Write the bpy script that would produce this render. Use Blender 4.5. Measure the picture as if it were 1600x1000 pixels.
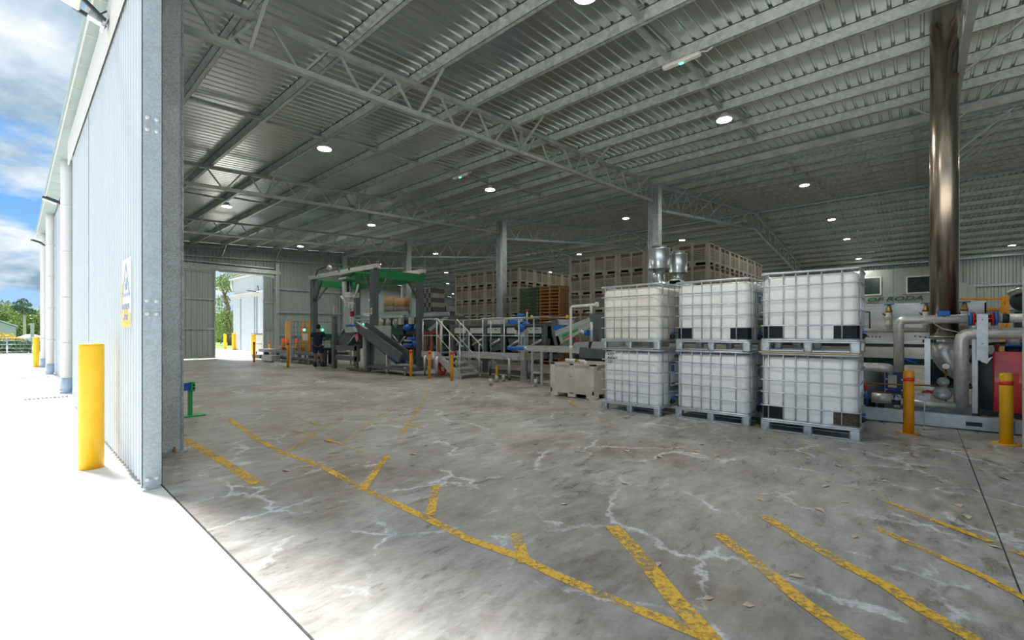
import bpy, math, random
from mathutils import Vector, Matrix, Euler
random.seed(7)
S = bpy.context.scene
for o in list(bpy.data.objects): bpy.data.objects.remove(o)
C = S.collection
# ------------------------------------------------------------------ camera
F = 705.0; H = 1.465; YAW = math.atan(780/705.0)
cd = bpy.data.cameras.new('camera'); cam = bpy.data.objects.new('camera', cd); C.objects.link(cam)
cd.sensor_width = 36; cd.lens = F/1600*36; cd.shift_y = 19/1600; cd.clip_end = 2000; cd.clip_start = .05
sY, cY = math.sin(YAW), math.cos(YAW)                    # camera looks along (sY, cY)
cam.location = (0, 0, H); cam.rotation_euler = (math.pi/2, 0, -(YAW))
S.camera = cam
# ------------------------------------------------------------------ sky, sun, exposure
w = bpy.data.worlds.new('sky'); S.world = w; w.use_nodes = True; nt = w.node_tree; nt.nodes.clear()
def nn(t, typ, **k):
    n = t.nodes.new(typ)
    for a, b in k.items():
        if a in n.inputs: n.inputs[a].default_value = b
        else: setattr(n, a, b)
    return n
def ramp(t, stops, interp='LINEAR'):
    r = t.nodes.new('ShaderNodeValToRGB'); r.color_ramp.interpolation = interp; e = r.color_ramp.elements
    while len(e) < len(stops): e.new(.5)
    for i, (p, c) in enumerate(stops):
        e[i].position = p; e[i].color = (*c, 1) if len(c) == 3 else c
    return r
tc = nn(nt, 'ShaderNodeTexCoord'); sep = nn(nt, 'ShaderNodeSeparateXYZ'); nt.links.new(tc.outputs['Generated'], sep.inputs[0])
mx = nn(nt, 'ShaderNodeMath', operation='MAXIMUM'); mx.inputs[1].default_value = 0.0; nt.links.new(sep.outputs['Z'], mx.inputs[0])
ad = nn(nt, 'ShaderNodeMath', operation='ADD'); ad.inputs[1].default_value = .30; nt.links.new(mx.outputs[0], ad.inputs[0])
dx = nn(nt, 'ShaderNodeMath', operation='DIVIDE'); dy = nn(nt, 'ShaderNodeMath', operation='DIVIDE')
for d, ax in ((dx, 'X'), (dy, 'Y')): nt.links.new(sep.outputs[ax], d.inputs[0]); nt.links.new(ad.outputs[0], d.inputs[1])
cb = nn(nt, 'ShaderNodeCombineXYZ'); nt.links.new(dx.outputs[0], cb.inputs[0]); nt.links.new(dy.outputs[0], cb.inputs[1])
cb.inputs[2].default_value = 2.3
n1 = nn(nt, 'ShaderNodeTexNoise', Scale=2.6, Detail=7.0, Roughness=.52, Distortion=.25); nt.links.new(cb.outputs[0], n1.inputs['Vector'])
n2 = nn(nt, 'ShaderNodeTexNoise', Scale=4.2, Detail=6.0, Roughness=.55); nt.links.new(cb.outputs[0], n2.inputs['Vector'])
blue = ramp(nt, [(0.0, (.33, .52, .72)), (.25, (.10, .32, .70)), (1.0, (.05, .20, .55))]); nt.links.new(sep.outputs['Z'], blue.inputs[0])
cl = ramp(nt, [(.30, (.20, .30, .40)), (.47, (.44, .53, .61)), (.62, (.70, .72, .75))]); nt.links.new(n2.outputs[0], cl.inputs[0])
mk = ramp(nt, [(.40, (0, 0, 0)), (.50, (1, 1, 1))]); nt.links.new(n1.outputs[0], mk.inputs[0])
mixc = nn(nt, 'ShaderNodeMixRGB'); nt.links.new(mk.outputs[0], mixc.inputs[0]); nt.links.new(blue.outputs[0], mixc.inputs[1]); nt.links.new(cl.outputs[0], mixc.inputs[2])
bg = nn(nt, 'ShaderNodeBackground', Strength=.78); nt.links.new(mixc.outputs[0], bg.inputs[0])
wo = nn(nt, 'ShaderNodeOutputWorld'); nt.links.new(bg.outputs[0], wo.inputs[0])
sl = bpy.data.lights.new('sun', 'SUN'); sl.energy = 5.0; sl.angle = math.radians(14); sl.color = (1, .96, .9)
sun = bpy.data.objects.new('sun', sl); C.objects.link(sun)
sun.rotation_euler = Vector((.10, -.55, -.83)).to_track_quat('-Z', 'Y').to_euler(); sun.location = (-10, 20, 40)
S.view_settings.view_transform = 'Standard'; S.view_settings.look = 'None'; S.view_settings.exposure = 0.88; S.view_settings.gamma = 1
S.view_settings.use_curve_mapping = False
LAMP = 38.0
# ------------------------------------------------------------------ pixel helper (takes points measured in the photograph to metres)
def ray(px, py):
    r = (px-800)/F; return (sY+r*cY, cY-r*sY, -(py-519)/F)
def gp(px, py, z=0):
    d = ray(px, py); t = (z-H)/d[2]; return Vector((d[0]*t, d[1]*t, z))
def atx(px, py, x):
    d = ray(px, py); t = x/d[0]; return Vector((x, d[1]*t, H+d[2]*t))
def aty(px, py, y):
    d = ray(px, py); t = y/d[1]; return Vector((d[0]*t, y, H+d[2]*t))
# ------------------------------------------------------------------ materials
MATS = {}
def mat(name, col, rough=.6, metal=0.0, var=.12, scale=4.0, bump=0.0, emit=0, tint=None, stretch=None, detail=5, alpha=None, trans=0.0, coat=0.0, spec=None):
    m = bpy.data.materials.new(name); m.use_nodes = True; t = m.node_tree; b = t.nodes['Principled BSDF']
    b.inputs['Roughness'].default_value = rough; b.inputs['Metallic'].default_value = metal
    if coat: b.inputs['Coat Weight'].default_value = coat
    if spec is not None: b.inputs['Specular IOR Level'].default_value = spec
    g = nn(t, 'ShaderNodeTexCoord'); mp = nn(t, 'ShaderNodeMapping'); t.links.new(g.outputs['Object'], mp.inputs[0])
    if stretch: mp.inputs['Scale'].default_value = stretch
    n = nn(t, 'ShaderNodeTexNoise', Scale=scale, Detail=float(detail), Roughness=.6); t.links.new(mp.outputs[0], n.inputs['Vector'])
    lo = tuple(max(0, c*(1-var)) for c in col); hi = tuple(min(1, c*(1+var)) for c in col)
    if tint: lo = tint
    r = ramp(t, [(.35, lo), (.65, hi)]); t.links.new(n.outputs[0], r.inputs[0]); t.links.new(r.outputs[0], b.inputs['Base Color'])
    if bump:
        bp = nn(t, 'ShaderNodeBump', Strength=bump, Distance=.02); t.links.new(n.outputs[0], bp.inputs['Height']); t.links.new(bp.outputs[0], b.inputs['Normal'])
    if emit:
        b.inputs['Emission Color'].default_value = (*col, 1); b.inputs['Emission Strength'].default_value = emit
    if trans: b.inputs['Transmission Weight'].default_value = trans
    MATS[name] = m; return m
def spangle(name, col, rough, metal, scale=22, var=.22):
    m = bpy.data.materials.new(name); m.use_nodes = True; t = m.node_tree; b = t.nodes['Principled BSDF']
    b.inputs['Metallic'].default_value = metal
    g = nn(t, 'ShaderNodeTexCoord'); v = nn(t, 'ShaderNodeTexVoronoi', Scale=float(scale)); t.links.new(g.outputs['Object'], v.inputs['Vector'])
    n = nn(t, 'ShaderNodeTexNoise', Scale=3.0, Detail=4.0); t.links.new(g.outputs['Object'], n.inputs['Vector'])
    mxr = nn(t, 'ShaderNodeMixRGB', blend_type='MIX'); mxr.inputs[0].default_value = .5
    t.links.new(v.outputs['Color'], mxr.inputs[1]); t.links.new(n.outputs[0], mxr.inputs[2])
    bw = nn(t, 'ShaderNodeRGBToBW'); t.links.new(mxr.outputs[0], bw.inputs[0])
    r = ramp(t, [(.3, tuple(c*(1-var) for c in col)), (.7, tuple(min(1, c*(1+var)) for c in col))]); t.links.new(bw.outputs[0], r.inputs[0])
    t.links.new(r.outputs[0], b.inputs['Base Color'])
    rr = nn(t, 'ShaderNodeMapRange'); rr.inputs['To Min'].default_value = rough-.1; rr.inputs['To Max'].default_value = rough+.12
    t.links.new(bw.outputs[0], rr.inputs[0]); t.links.new(rr.outputs[0], b.inputs['Roughness'])
    MATS[name] = m; return m
galv = spangle('galvanised_steel', (.50, .54, .55), .45, .75)
galv_door = spangle('door_edge_steel', (.50, .60, .66), .5, .35, 60, .10)
galv_col = spangle('column_steel', (.42, .48, .52), .5, .35, 90, .30)
purl = spangle('purlin_steel', (.52, .56, .54), .42, .5, 16, .18)
roofm = mat('roof_sheet', (.60, .65, .64), .27, .95, .06, 1.2)
trussm = mat('truss_steel', (.46, .49, .48), .55, .5, .15, 3)
chrome = mat('bright_galvanised_bar', (.58, .63, .67), .38, .6, .12, 8)
stain = mat('stainless_steel', (.60, .605, .595), .36, .5, .12, 2.5, stretch=(1, 1, 4))
stain_d = mat('shaded_stainless', (.17, .19, .195), .45, .5, .15, 3)  # stainless darkened to stand in for the dim light around the machines
stain_b = mat('warm_stainless', (.52, .48, .42), .36, .8, .18, 2)
flue_m = mat('polished_flue', (.50, .42, .34), .27, 1.0, .02, .5)
ductm = mat('galvanised_duct', (.60, .66, .68), .28, .9, .08, 6)
foil = mat('foil_lagging', (.74, .74, .72), .36, .4, .12, 14, bump=.35)
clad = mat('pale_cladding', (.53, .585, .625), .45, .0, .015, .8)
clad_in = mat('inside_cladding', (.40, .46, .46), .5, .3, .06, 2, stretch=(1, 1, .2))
trimw = mat('cream_trim', (.58, .585, .55), .5, 0, .03, 3)
soff = mat('eave_lining', (.32, .40, .39), .5, 0, .05, 2)
pvcw = mat('downpipe_paint', (.72, .73, .71), .5, 0, .03, 2)
pvcb = mat('blue_grey_pipe', (.45, .55, .68), .6, 0, .05, 4)
yel = mat('yellow_paint', (.93, .52, .010), .42, 0, .06, 5)
yel_o = mat('amber_paint', (.86, .36, .012), .42, 0, .08, 6)
red = mat('red_band', (.80, .05, .03), .4, 0, .05, 5)
redp = mat('red_panel', (.62, .035, .045), .28, 0, .06, 3, coat=.5)
redv = mat('red_valve', (.42, .02, .03), .45, 0, .1, 8)
bluep = mat('blue_paint', (.02, .16, .58), .42, 0, .08, 6)
blued = mat('dark_blue_belt', (.01, .06, .16), .5, 0, .1, 6)
bluex = mat('heat_exchanger_blue', (.015, .045, .15), .4, 0, .1, 6)
green = mat('green_paint', (.02, .22, .07), .4, 0, .08, 5)
greend = mat('dark_green_paint', (.012, .09, .06), .45, 0, .08, 5)
greenl = mat('bright_green', (.03, .45, .12), .45, 0, .05, 5)
black = mat('black_plastic', (.018, .022, .03), .5, 0, .2, 8)
dark = mat('dark_steel', (.05, .06, .065), .5, .3, .2, 6)
darkg = mat('charcoal_panel', (.035, .05, .058), .42, 0, .1, 5)
white_m = mat('white_plastic', (.78, .78, .75), .45, 0, .05, 4)
cream = mat('ivory_plastic', (.66, .65, .57), .45, 0, .06, 4)
tankm = mat('translucent_tank', (.90, .91, .90), .34, 0, .03, 2.2, tint=(.84, .83, .79))
tankm_y = mat('aged_tank', (.88, .86, .79), .38, 0, .05, 2.2, tint=(.80, .75, .65))
binm = mat('grey_bin_plastic', (.34, .325, .265), .55, 0, .16, 1.5)
bind = mat('shaded_bin_recess', (.13, .105, .08), .7, 0, .2, 3)  # darker bin plastic, with the shade inside the recesses painted in
binw = mat('dirty_white_bin', (.70, .66, .62), .55, 0, .06, 2.0, tint=(.56, .47, .40), detail=8)
binp = mat('pale_bin_plastic', (.62, .64, .64), .5, 0, .05, 2.0)
wood = mat('pallet_timber', (.42, .22, .09), .75, 0, .25, 3, stretch=(1, 6, 6))
woodp = mat('pale_timber', (.62, .48, .31), .75, 0, .18, 3)
carton = mat('brown_carton', (.40, .25, .13), .8, 0, .1, 2)
cartong = mat('grey_carton', (.20, .20, .19), .8, 0, .15, 2)
copper = mat('copper_pipe', (.42, .20, .10), .4, .8, .2, 10)
brass = mat('brass', (.50, .34, .10), .4, .8, .15, 10)
boltm = mat('zinc_bolt', (.80, .82, .84), .35, .3, .03, 8)
colm = spangle('bright_column_steel', (.58, .64, .67), .5, .3, 80, .22)
slate = mat('slate_paint', (.11, .13, .14), .5, .2, .08, 4)
glassd = mat('dark_window_glass', (.03, .05, .05), .12, 0, .3, 3)
panel = mat('office_panel', (.36, .42, .40), .6, 0, .03, 1)
dgreen = mat('green_lettering', (.015, .14, .05), .5, 0, .02, 5)
redt = mat('faint_red_lettering', (.30, .14, .10), .5, 0, .02, 5)
ledm = mat('lamp_glow', (1, .97, .88), .5, 0, 0, 1, emit=28)
ledg = mat('green_indicator', (.05, 1, .35), .5, 0, 0, 1, emit=5)
ledr = mat('red_indicator', (1, .05, .03), .5, 0, 0, 1, emit=.25)
skinm = mat('skin', (.28, .15, .10), .6, 0, .08, 20)
hairm = mat('dark_hair', (.012, .010, .010), .7, 0, .3, 60)
navy = mat('navy_cloth', (.012, .028, .06), .85, 0, .15, 20, bump=.2)
navy2 = mat('navy_shorts_cloth', (.012, .035, .085), .85, 0, .15, 20, bump=.2)
leafg = mat('green_leaves', (.34, .42, .17), .7, 0, .45, 3)  # leaf green paled, distance haze put into the colour
leafd = mat('dark_green_leaves', (.12, .20, .13), .7, 0, .45, 3)
leafy = mat('yellow_blossom', (.85, .62, .04), .6, 0, .2, 3)
barkm = mat('bark', (.22, .17, .13), .85, 0, .3, 6)
barkp = mat('pale_bark', (.60, .58, .54), .8, 0, .2, 6)
dryleaf = mat('dry_leaf', (.70, .55, .38), .8, 0, .3, 12)
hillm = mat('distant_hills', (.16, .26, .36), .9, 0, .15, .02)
grassm = mat('grass', (.20, .30, .08), .9, 0, .3, .5)
signo = mat('orange_sign', (.90, .48, .10), .5, 0, .05, 4)
signb = mat('grey_print', (.34, .40, .50), .5, 0, .05, 4)
labelb = mat('blue_label', (.06, .20, .42), .5, 0, .1, 8)
labelw = mat('white_label', (.78, .80, .80), .5, 0, .03, 8)
plate = mat('grey_label_plate', (.20, .22, .23), .45, .2, .08, 8)
speck = mat('speckled_black_plate', (.03, .03, .03), .6, 0, .1, 60, tint=(.28, .22, .14))
# floor: worn concrete with stains, efflorescence, faint tyre arcs
def floor_mat():
    m = bpy.data.materials.new('stained_concrete'); m.use_nodes = True; t = m.node_tree; b = t.nodes['Principled BSDF']; L = t.links.new
    g = nn(t, 'ShaderNodeTexCoord').outputs['Object']
    a = nn(t, 'ShaderNodeTexNoise', Scale=.9, Detail=9.0, Roughness=.62); L(g, a.inputs['Vector'])
    base = ramp(t, [(.30, (.33, .32, .30)), (.46, (.43, .42, .40)), (.58, (.49, .485, .47)), (.75, (.56, .555, .54))]); L(a.outputs[0], base.inputs[0])
    mp = nn(t, 'ShaderNodeMapping'); mp.inputs['Scale'].default_value = (1.6, 4.2, 1); mp.inputs['Rotation'].default_value = (0, 0, 1.15); L(g, mp.inputs[0])
    st = nn(t, 'ShaderNodeTexNoise', Scale=1.7, Detail=10.0, Roughness=.70, Distortion=.3); L(mp.outputs[0], st.inputs['Vector'])
    sr = ramp(t, [(.34, (.62, .60, .57)), (.47, (.90, .895, .88)), (.66, (1.08, 1.08, 1.08))]); L(st.outputs[0], sr.inputs[0])
    mu = nn(t, 'ShaderNodeMixRGB', blend_type='MULTIPLY'); mu.inputs[0].default_value = .9; L(base.outputs[0], mu.inputs[1]); L(sr.outputs[0], mu.inputs[2])
    # brown dirt patches deeper in the shed
    dn = nn(t, 'ShaderNodeTexNoise', Scale=.42, Detail=10.0, Roughness=.7); L(g, dn.inputs['Vector'])
    dr = ramp(t, [(.49, (0, 0, 0)), (.64, (.8, .8, .8))]); L(dn.outputs[0], dr.inputs[0])
    m2 = nn(t, 'ShaderNodeMixRGB'); L(dr.outputs[0], m2.inputs[0]); L(mu.outputs[0], m2.inputs[1]); m2.inputs[2].default_value = (.24, .19, .14, 1)
    # efflorescence: thin broken wiggly lines
    wv = nn(t, 'ShaderNodeTexNoise', Scale=3.2, Detail=8.0, Roughness=.68); L(g, wv.inputs['Vector'])
    va = nn(t, 'ShaderNodeMixRGB', blend_type='ADD'); va.inputs[0].default_value = .45; L(g, va.inputs[1]); L(wv.outputs['Color'], va.inputs[2])
    vo = nn(t, 'ShaderNodeTexVoronoi', Scale=1.25, feature='DISTANCE_TO_EDGE'); L(va.outputs[0], vo.inputs['Vector'])
    er = ramp(t, [(0.0, (.9, .9, .9)), (.014, (.75, .75, .75)), (.036, (0, 0, 0))]); L(vo.outputs['Distance'], er.inputs[0])
    en = nn(t, 'ShaderNodeTexNoise', Scale=1.1, Detail=10.0, Roughness=.72); L(g, en.inputs['Vector'])
    em = ramp(t, [(.47, (0, 0, 0)), (.56, (1, 1, 1))]); L(en.outputs[0], em.inputs[0])
    e2 = nn(t, 'ShaderNodeMixRGB', blend_type='MULTIPLY'); e2.inputs[0].default_value = 1; L(er.outputs[0], e2.inputs[1]); L(em.outputs[0], e2.inputs[2])
    m3 = nn(t, 'ShaderNodeMixRGB'); L(e2.outputs[0], m3.inputs[0]); L(m2.outputs[0], m3.inputs[1]); m3.inputs[2].default_value = (.74, .75, .76, 1)
    # fine grit and tyre arcs
    wr = nn(t, 'ShaderNodeTexWave', wave_type='RINGS', rings_direction='Z', Scale=1.5, Distortion=1.2, Detail=2.0); 
    mp2 = nn(t, 'ShaderNodeMapping'); mp2.inputs['Location'].default_value = (-1.5, -1.0, 0); L(g, mp2.inputs[0]); L(mp2.outputs[0], wr.inputs['Vector'])
    wrr = ramp(t, [(.42, (1, 1, 1)), (.5, (.86, .85, .83)), (.58, (1, 1, 1))]); L(wr.outputs[0], wrr.inputs[0])
    m4 = nn(t, 'ShaderNodeMixRGB', blend_type='MULTIPLY'); L(em.outputs[0], m4.inputs[0]); L(m3.outputs[0], m4.inputs[1]); L(wrr.outputs[0], m4.inputs[2])
    mp3 = nn(t, 'ShaderNodeMapping'); mp3.inputs['Scale'].default_value = (1.0, 2.6, 1); mp3.inputs['Rotation'].default_value = (0, 0, -.85); L(g, mp3.inputs[0])
    gr = nn(t, 'ShaderNodeTexNoise', Scale=3.6, Detail=15.0, Roughness=.78); L(mp3.outputs[0], gr.inputs['Vector'])
    grr = ramp(t, [(.32, (.66, .655, .64)), (.50, (1.0, 1.0, 1.0)), (.68, (1.26, 1.26, 1.26))]); L(gr.outputs[0], grr.inputs[0])
    m5 = nn(t, 'ShaderNodeMixRGB', blend_type='MULTIPLY'); m5.inputs[0].default_value = 1; L(m4.outputs[0], m5.inputs[1]); L(grr.outputs[0], m5.inputs[2])
    L(m5.outputs[0], b.inputs['Base Color'])
    rg = nn(t, 'ShaderNodeMapRange'); rg.inputs['To Min'].default_value = .22; rg.inputs['To Max'].default_value = .62
    rg.inputs['From Min'].default_value = .35; rg.inputs['From Max'].default_value = .6; L(st.outputs[0], rg.inputs[0]); L(rg.outputs[0], b.inputs['Roughness'])
    bp = nn(t, 'ShaderNodeBump', Strength=.18, Distance=.02); L(st.outputs[0], bp.inputs['Height']); L(bp.outputs[0], b.inputs['Normal'])
    return m
floorm = floor_mat()
slab = mat('bright_concrete', (.80, .77, .72), .8, 0, .05, .8, detail=9)
def worn_paint(name, lo, hi):
    m = bpy.data.materials.new(name); m.use_nodes = True; t = m.node_tree; b = t.nodes['Principled BSDF']; L = t.links.new
    g = nn(t, 'ShaderNodeTexCoord').outputs['Object']
    n = nn(t, 'ShaderNodeTexNoise', Scale=30.0, Detail=9.0, Roughness=.75); L(g, n.inputs['Vector'])
    n2 = nn(t, 'ShaderNodeTexNoise', Scale=2.2, Detail=6.0, Roughness=.7); L(g, n2.inputs['Vector'])
    av = nn(t, 'ShaderNodeMath', operation='ADD'); L(n.outputs[0], av.inputs[0]); L(n2.outputs[0], av.inputs[1])
    r = ramp(t, [(lo, (0, 0, 0)), (hi, (.97, .97, .97))]); hf = nn(t, 'ShaderNodeMath', operation='MULTIPLY'); hf.inputs[1].default_value = .5; L(av.outputs[0], hf.inputs[0]); L(hf.outputs[0], r.inputs[0])
    cr = ramp(t, [(.38, (.70, .44, .08)), (.56, (.98, .62, .05))]); L(n.outputs[0], cr.inputs[0]); L(cr.outputs[0], b.inputs['Base Color'])
    L(r.outputs[0], b.inputs['Alpha']); b.inputs['Roughness'].default_value = .6
    return m
linem = worn_paint('worn_yellow_line', .43, .52); linef = worn_paint('faint_yellow_line', .47, .60)
# ------------------------------------------------------------------ mesh builder
class MB:
    def __init__(s): s.v = []; s.f = []; s.sm = []
    def add(s, vs, fs, smooth=False):
        k = len(s.v); s.v += [tuple(v) for v in vs]; s.f += [tuple(i+k for i in f) for f in fs]; s.sm += [smooth]*len(fs); return s
    def box(s, x0, x1, y0, y1, z0, z1):
        if x0 > x1: x0, x1 = x1, x0
        if y0 > y1: y0, y1 = y1, y0
        if z0 > z1: z0, z1 = z1, z0
        return s.add([(x0,y0,z0),(x1,y0,z0),(x1,y1,z0),(x0,y1,z0),(x0,y0,z1),(x1,y0,z1),(x1,y1,z1),(x0,y1,z1)],
              [(0,3,2,1),(4,5,6,7),(0,1,5,4),(1,2,6,5),(2,3,7,6),(3,0,4,7)])
    def bar(s, p, q, w, h, up=(0,0,1)):
        p = Vector(p); q = Vector(q); d = (q-p).normalized(); u = Vector(up)
        if abs(d.dot(u)) > .98: u = Vector((1,0,0))
        a = d.cross(u).normalized()*w/2; b = a.cross(d).normalized()*h/2
        vs = [p-a-b, p+a-b, p+a+b, p-a+b, q-a-b, q+a-b, q+a+b, q-a+b]
        return s.add(vs, [(0,1,2,3),(7,6,5,4),(0,4,5,1),(1,5,6,2),(2,6,7,3),(3,7,4,0)])
    def tube(s, pts, r, n=12, rad=None, closed=False):
        pts = [Vector(p) for p in pts]; m = len(pts); vs = []
        if rad is None: rad = [r]*m
        pa = None
        for i, p in enumerate(pts):
            if closed: d = (pts[(i+1) % m]-pts[i-1]).normalized()
            elif i == 0: d = (pts[1]-p).normalized()
            elif i == m-1: d = (p-pts[i-1]).normalized()
            else:
                d1 = (p-pts[i-1]).normalized(); d2 = (pts[i+1]-p).normalized(); d = (d1+d2).normalized()
            if pa is None:
                u = Vector((0,0,1)) if abs(d.z) < .9 else Vector((1,0,0)); a = d.cross(u).normalized()
            else: a = (pa-d*pa.dot(d)).normalized()
            pa = a; b = d.cross(a)
            for k in range(n):
                t = 2*math.pi*k/n; vs.append(p+(a*math.cos(t)+b*math.sin(t))*rad[i])
        fs = [(i*n+k, i*n+(k+1) % n, (i+1)*n+(k+1) % n, (i+1)*n+k) for i in range(m-1) for k in range(n)]
        if closed: fs += [((m-1)*n+k, (m-1)*n+(k+1) % n, (k+1) % n, k) for k in range(n)]
        s.add(vs, fs, True)
        if not closed:
            k0 = len(s.v)-len(vs); s.f += [tuple(k0+k for k in range(n-1, -1, -1)), tuple(k0+(m-1)*n+k for k in range(n))]; s.sm += [False, False]
        return s
    def cyl(s, c, r, z0, z1, n=20): return s.tube([(c[0], c[1], z0), (c[0], c[1], z1)], r, n)
    def lathe(s, c, prof, n=24, axis='Z'):
        vs = []
        for r, z in prof:
            for k in range(n):
                t = 2*math.pi*k/n; a, b = r*math.cos(t), r*math.sin(t)
                v = (a, b, z) if axis == 'Z' else ((a, z, b) if axis == 'Y' else (z, a, b))
                vs.append((c[0]+v[0], c[1]+v[1], c[2]+v[2]))
        m = len(prof)
        fs = [(i*n+k, i*n+(k+1) % n, (i+1)*n+(k+1) % n, (i+1)*n+k) for i in range(m-1) for k in range(n)]
        s.add(vs, fs, True); k0 = len(s.v)-len(vs)
        s.f += [tuple(k0+k for k in range(n-1, -1, -1)), tuple(k0+(m-1)*n+k for k in range(n))]; s.sm += [False, False]
        return s
    def ball(s, c, r, n=12, sc=(1,1,1)):
        m = n//2; vs = []; fs = []
        for i in range(m+1):
            th = math.pi*i/m
            for k in range(n):
                ph = 2*math.pi*k/n; vs.append((c[0]+r*sc[0]*math.sin(th)*math.cos(ph), c[1]+r*sc[1]*math.sin(th)*math.sin(ph), c[2]+r*sc[2]*math.cos(th)))
        fs = [(i*n+k, (i+1)*n+k, (i+1)*n+(k+1) % n, i*n+(k+1) % n) for i in range(m) for k in range(n)]
        return s.add(vs, fs, True)
    def prism(s, poly, lo, hi, axis='X'):
        n = len(poly)
        def P(a, t): return {'X': (t, a[0], a[1]), 'Y': (a[0], t, a[1]), 'Z': (a[0], a[1], t)}[axis]
        return s.add([P(a, lo) for a in poly]+[P(a, hi) for a in poly],
              [tuple(range(n-1, -1, -1)), tuple(range(n, 2*n))]+[(i, (i+1) % n, n+(i+1) % n, n+i) for i in range(n)])
    def rbox(s, x0, x1, y0, y1, z0, z1, r, seg=4, rz=None):
        """upright box with rounded vertical corners and rounded top and bottom rims"""
        rz = r if rz is None else rz
        lay = []
        for k in range(seg+1):
            t = math.pi/2*k/seg; lay.append((rz*(1-math.sin(t)), z0+rz*(1-math.cos(t))))
        lay += [(i, z1-(z-z0)) for i, z in reversed(lay)]
        vs = []; 
        for inset, z in lay:
            rr = max(r-inset, .001)
            for (cx, cy, a0) in ((x1-r, y1-r, 0), (x0+r, y1-r, 90), (x0+r, y0+r, 180), (x1-r, y0+r, 270)):
                for k in range(seg+1):
                    t = math.radians(a0+90*k/seg); vs.append((cx+rr*math.cos(t), cy+rr*math.sin(t), z))
        n = 4*(seg+1); m = len(lay)
        fs = [(i*n+k, i*n+(k+1) % n, (i+1)*n+(k+1) % n, (i+1)*n+k) for i in range(m-1) for k in range(n)]
        s.add(vs, fs, True); k0 = len(s.v)-len(vs)
        s.f += [tuple(k0+k for k in range(n-1, -1, -1)), tuple(k0+(m-1)*n+k for k in range(n))]; s.sm += [False, False]
        return s
    def build(s, name, m, parent=None, world=True):
        org = Vector((0,0,0))
        if parent is None:
            xs = [v[0] for v in s.v]; ys = [v[1] for v in s.v]; zs = [v[2] for v in s.v]
            org = Vector(((min(xs)+max(xs))/2, (min(ys)+max(ys))/2, min(zs)))
        elif world:
            p = parent
            while p is not None: org += p.location; p = p.parent
        me = bpy.data.meshes.new(name); me.from_pydata([tuple(Vector(v)-org) for v in s.v], [], s.f)
        me.polygons.foreach_set('use_smooth', s.sm); me.materials.append(m); me.update()
        o = bpy.data.objects.new(name, me); C.objects.link(o)
        if parent is None: o.location = org
        else: o.parent = parent
        return o
def tag(o, label, cat, group=None, kind=None):
    o['label'] = label; o['category'] = cat
    if group: o['group'] = group
    if kind: o['kind'] = kind
    return o
def thing(name, label, cat, loc=(0,0,0), rz=0, group=None):
    o = bpy.data.objects.new(name, None); C.objects.link(o); o.location = loc; o.rotation_euler = (0, 0, rz); o.empty_display_size = .1
    return tag(o, label, cat, group)
def struct(name, mb, m, label=None):
    o = mb.build(name, m); o['kind'] = 'structure'
    if label: o['label'] = label
    return o
def kids(o): return [c for c in bpy.data.objects if c.parent == o]
KID = {}
def copy_tree(o, parent=None, kidmap=None):
    c = o.copy(); C.objects.link(c)
    if parent: c.parent = parent
    if o not in KID: KID[o] = kids(o)
    for ch in KID[o]: copy_tree(ch, c)
    return c
def clone(proto, first, loc, rz=None, label=None, group=None):
    o = proto if first else copy_tree(proto)
    o.location = loc
    if rz is not None: o.rotation_euler = (0, 0, rz)
    if label: o['label'] = label
    if group: o['group'] = group
    return o
def text(body, m, size, loc, rot, parent=None, name='lettering', shear=0, depth=.004, align='LEFT', sx=1):
    cu = bpy.data.curves.new(name, 'FONT'); cu.body = body; cu.size = size; cu.shear = shear; cu.extrude = depth; cu.align_x = align; cu.offset = size*.012
    o = bpy.data.objects.new(name, cu); C.objects.link(o); cu.materials.append(m)
    me = bpy.data.meshes.new_from_object(o); bpy.data.objects.remove(o); me.name = name
    o = bpy.data.objects.new(name, me); C.objects.link(o)
    if not me.materials: me.materials.append(m)
    o.rotation_euler = rot; o.location = loc; o.scale = (sx, 1, 1)
    if parent:
        o.parent = parent; o.location = Vector(loc)-parent.location
    return o
ORD = ['zeroth','first','second','third','fourth','fifth','sixth','seventh','eighth','ninth','tenth','eleventh','twelfth','thirteenth','fourteenth','fifteenth','sixteenth','seventeenth','eighteenth','nineteenth','twentieth']
# ================================================================== SETTING
WX = 1.02           # line of the open long wall
TR = [-.5, 6.85, 14.2, 21.55, 28.9, 36.25, 43.6, 50.95]       # truss lines
Y0, YE, YF = -15.2, 28.95, 51.0
MX, RX, BX = 15.0, 28.0, 43.8                                 # valley column row, ridge, back wall
def zl(x): return 5.74+.06*x                                  # underside of purlins, lean-to
def zm(x): return 6.66+.118*(min(x, 2*RX-x)-MX)               # underside of purlins, main shed
ground = MB().box(-60, WX-.07, -40, 46, -.2, 0); ground.box(WX-.07, 60, YE+.15, 46, -.2, 0)
struct('ground', ground, slab, 'pale concrete yard slab outside the shed')
struct('floor', MB().box(WX-.055, BX+.2, Y0, YE+.15, -.2, 0).box(15, BX+.2, YE+.15, YF, -.19, .001), floorm, 'stained grey concrete shed floor')
# joint filler under the gap and sawn joint across the floor
struct('trim_1', MB().box(WX-.07, WX-.055, Y0, YE, -.2, -.012), dark, 'dark control joint between yard slab and shed floor')
j = MB(); a = gp(1492, 655); b_ = gp(1599, 944)
j.bar((11.0, -.42, .0008), (1.0, -.42, .0008), .008, .002)
struct('trim_2', j, dark, 'sawn joint running across the floor under the skid')
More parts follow.
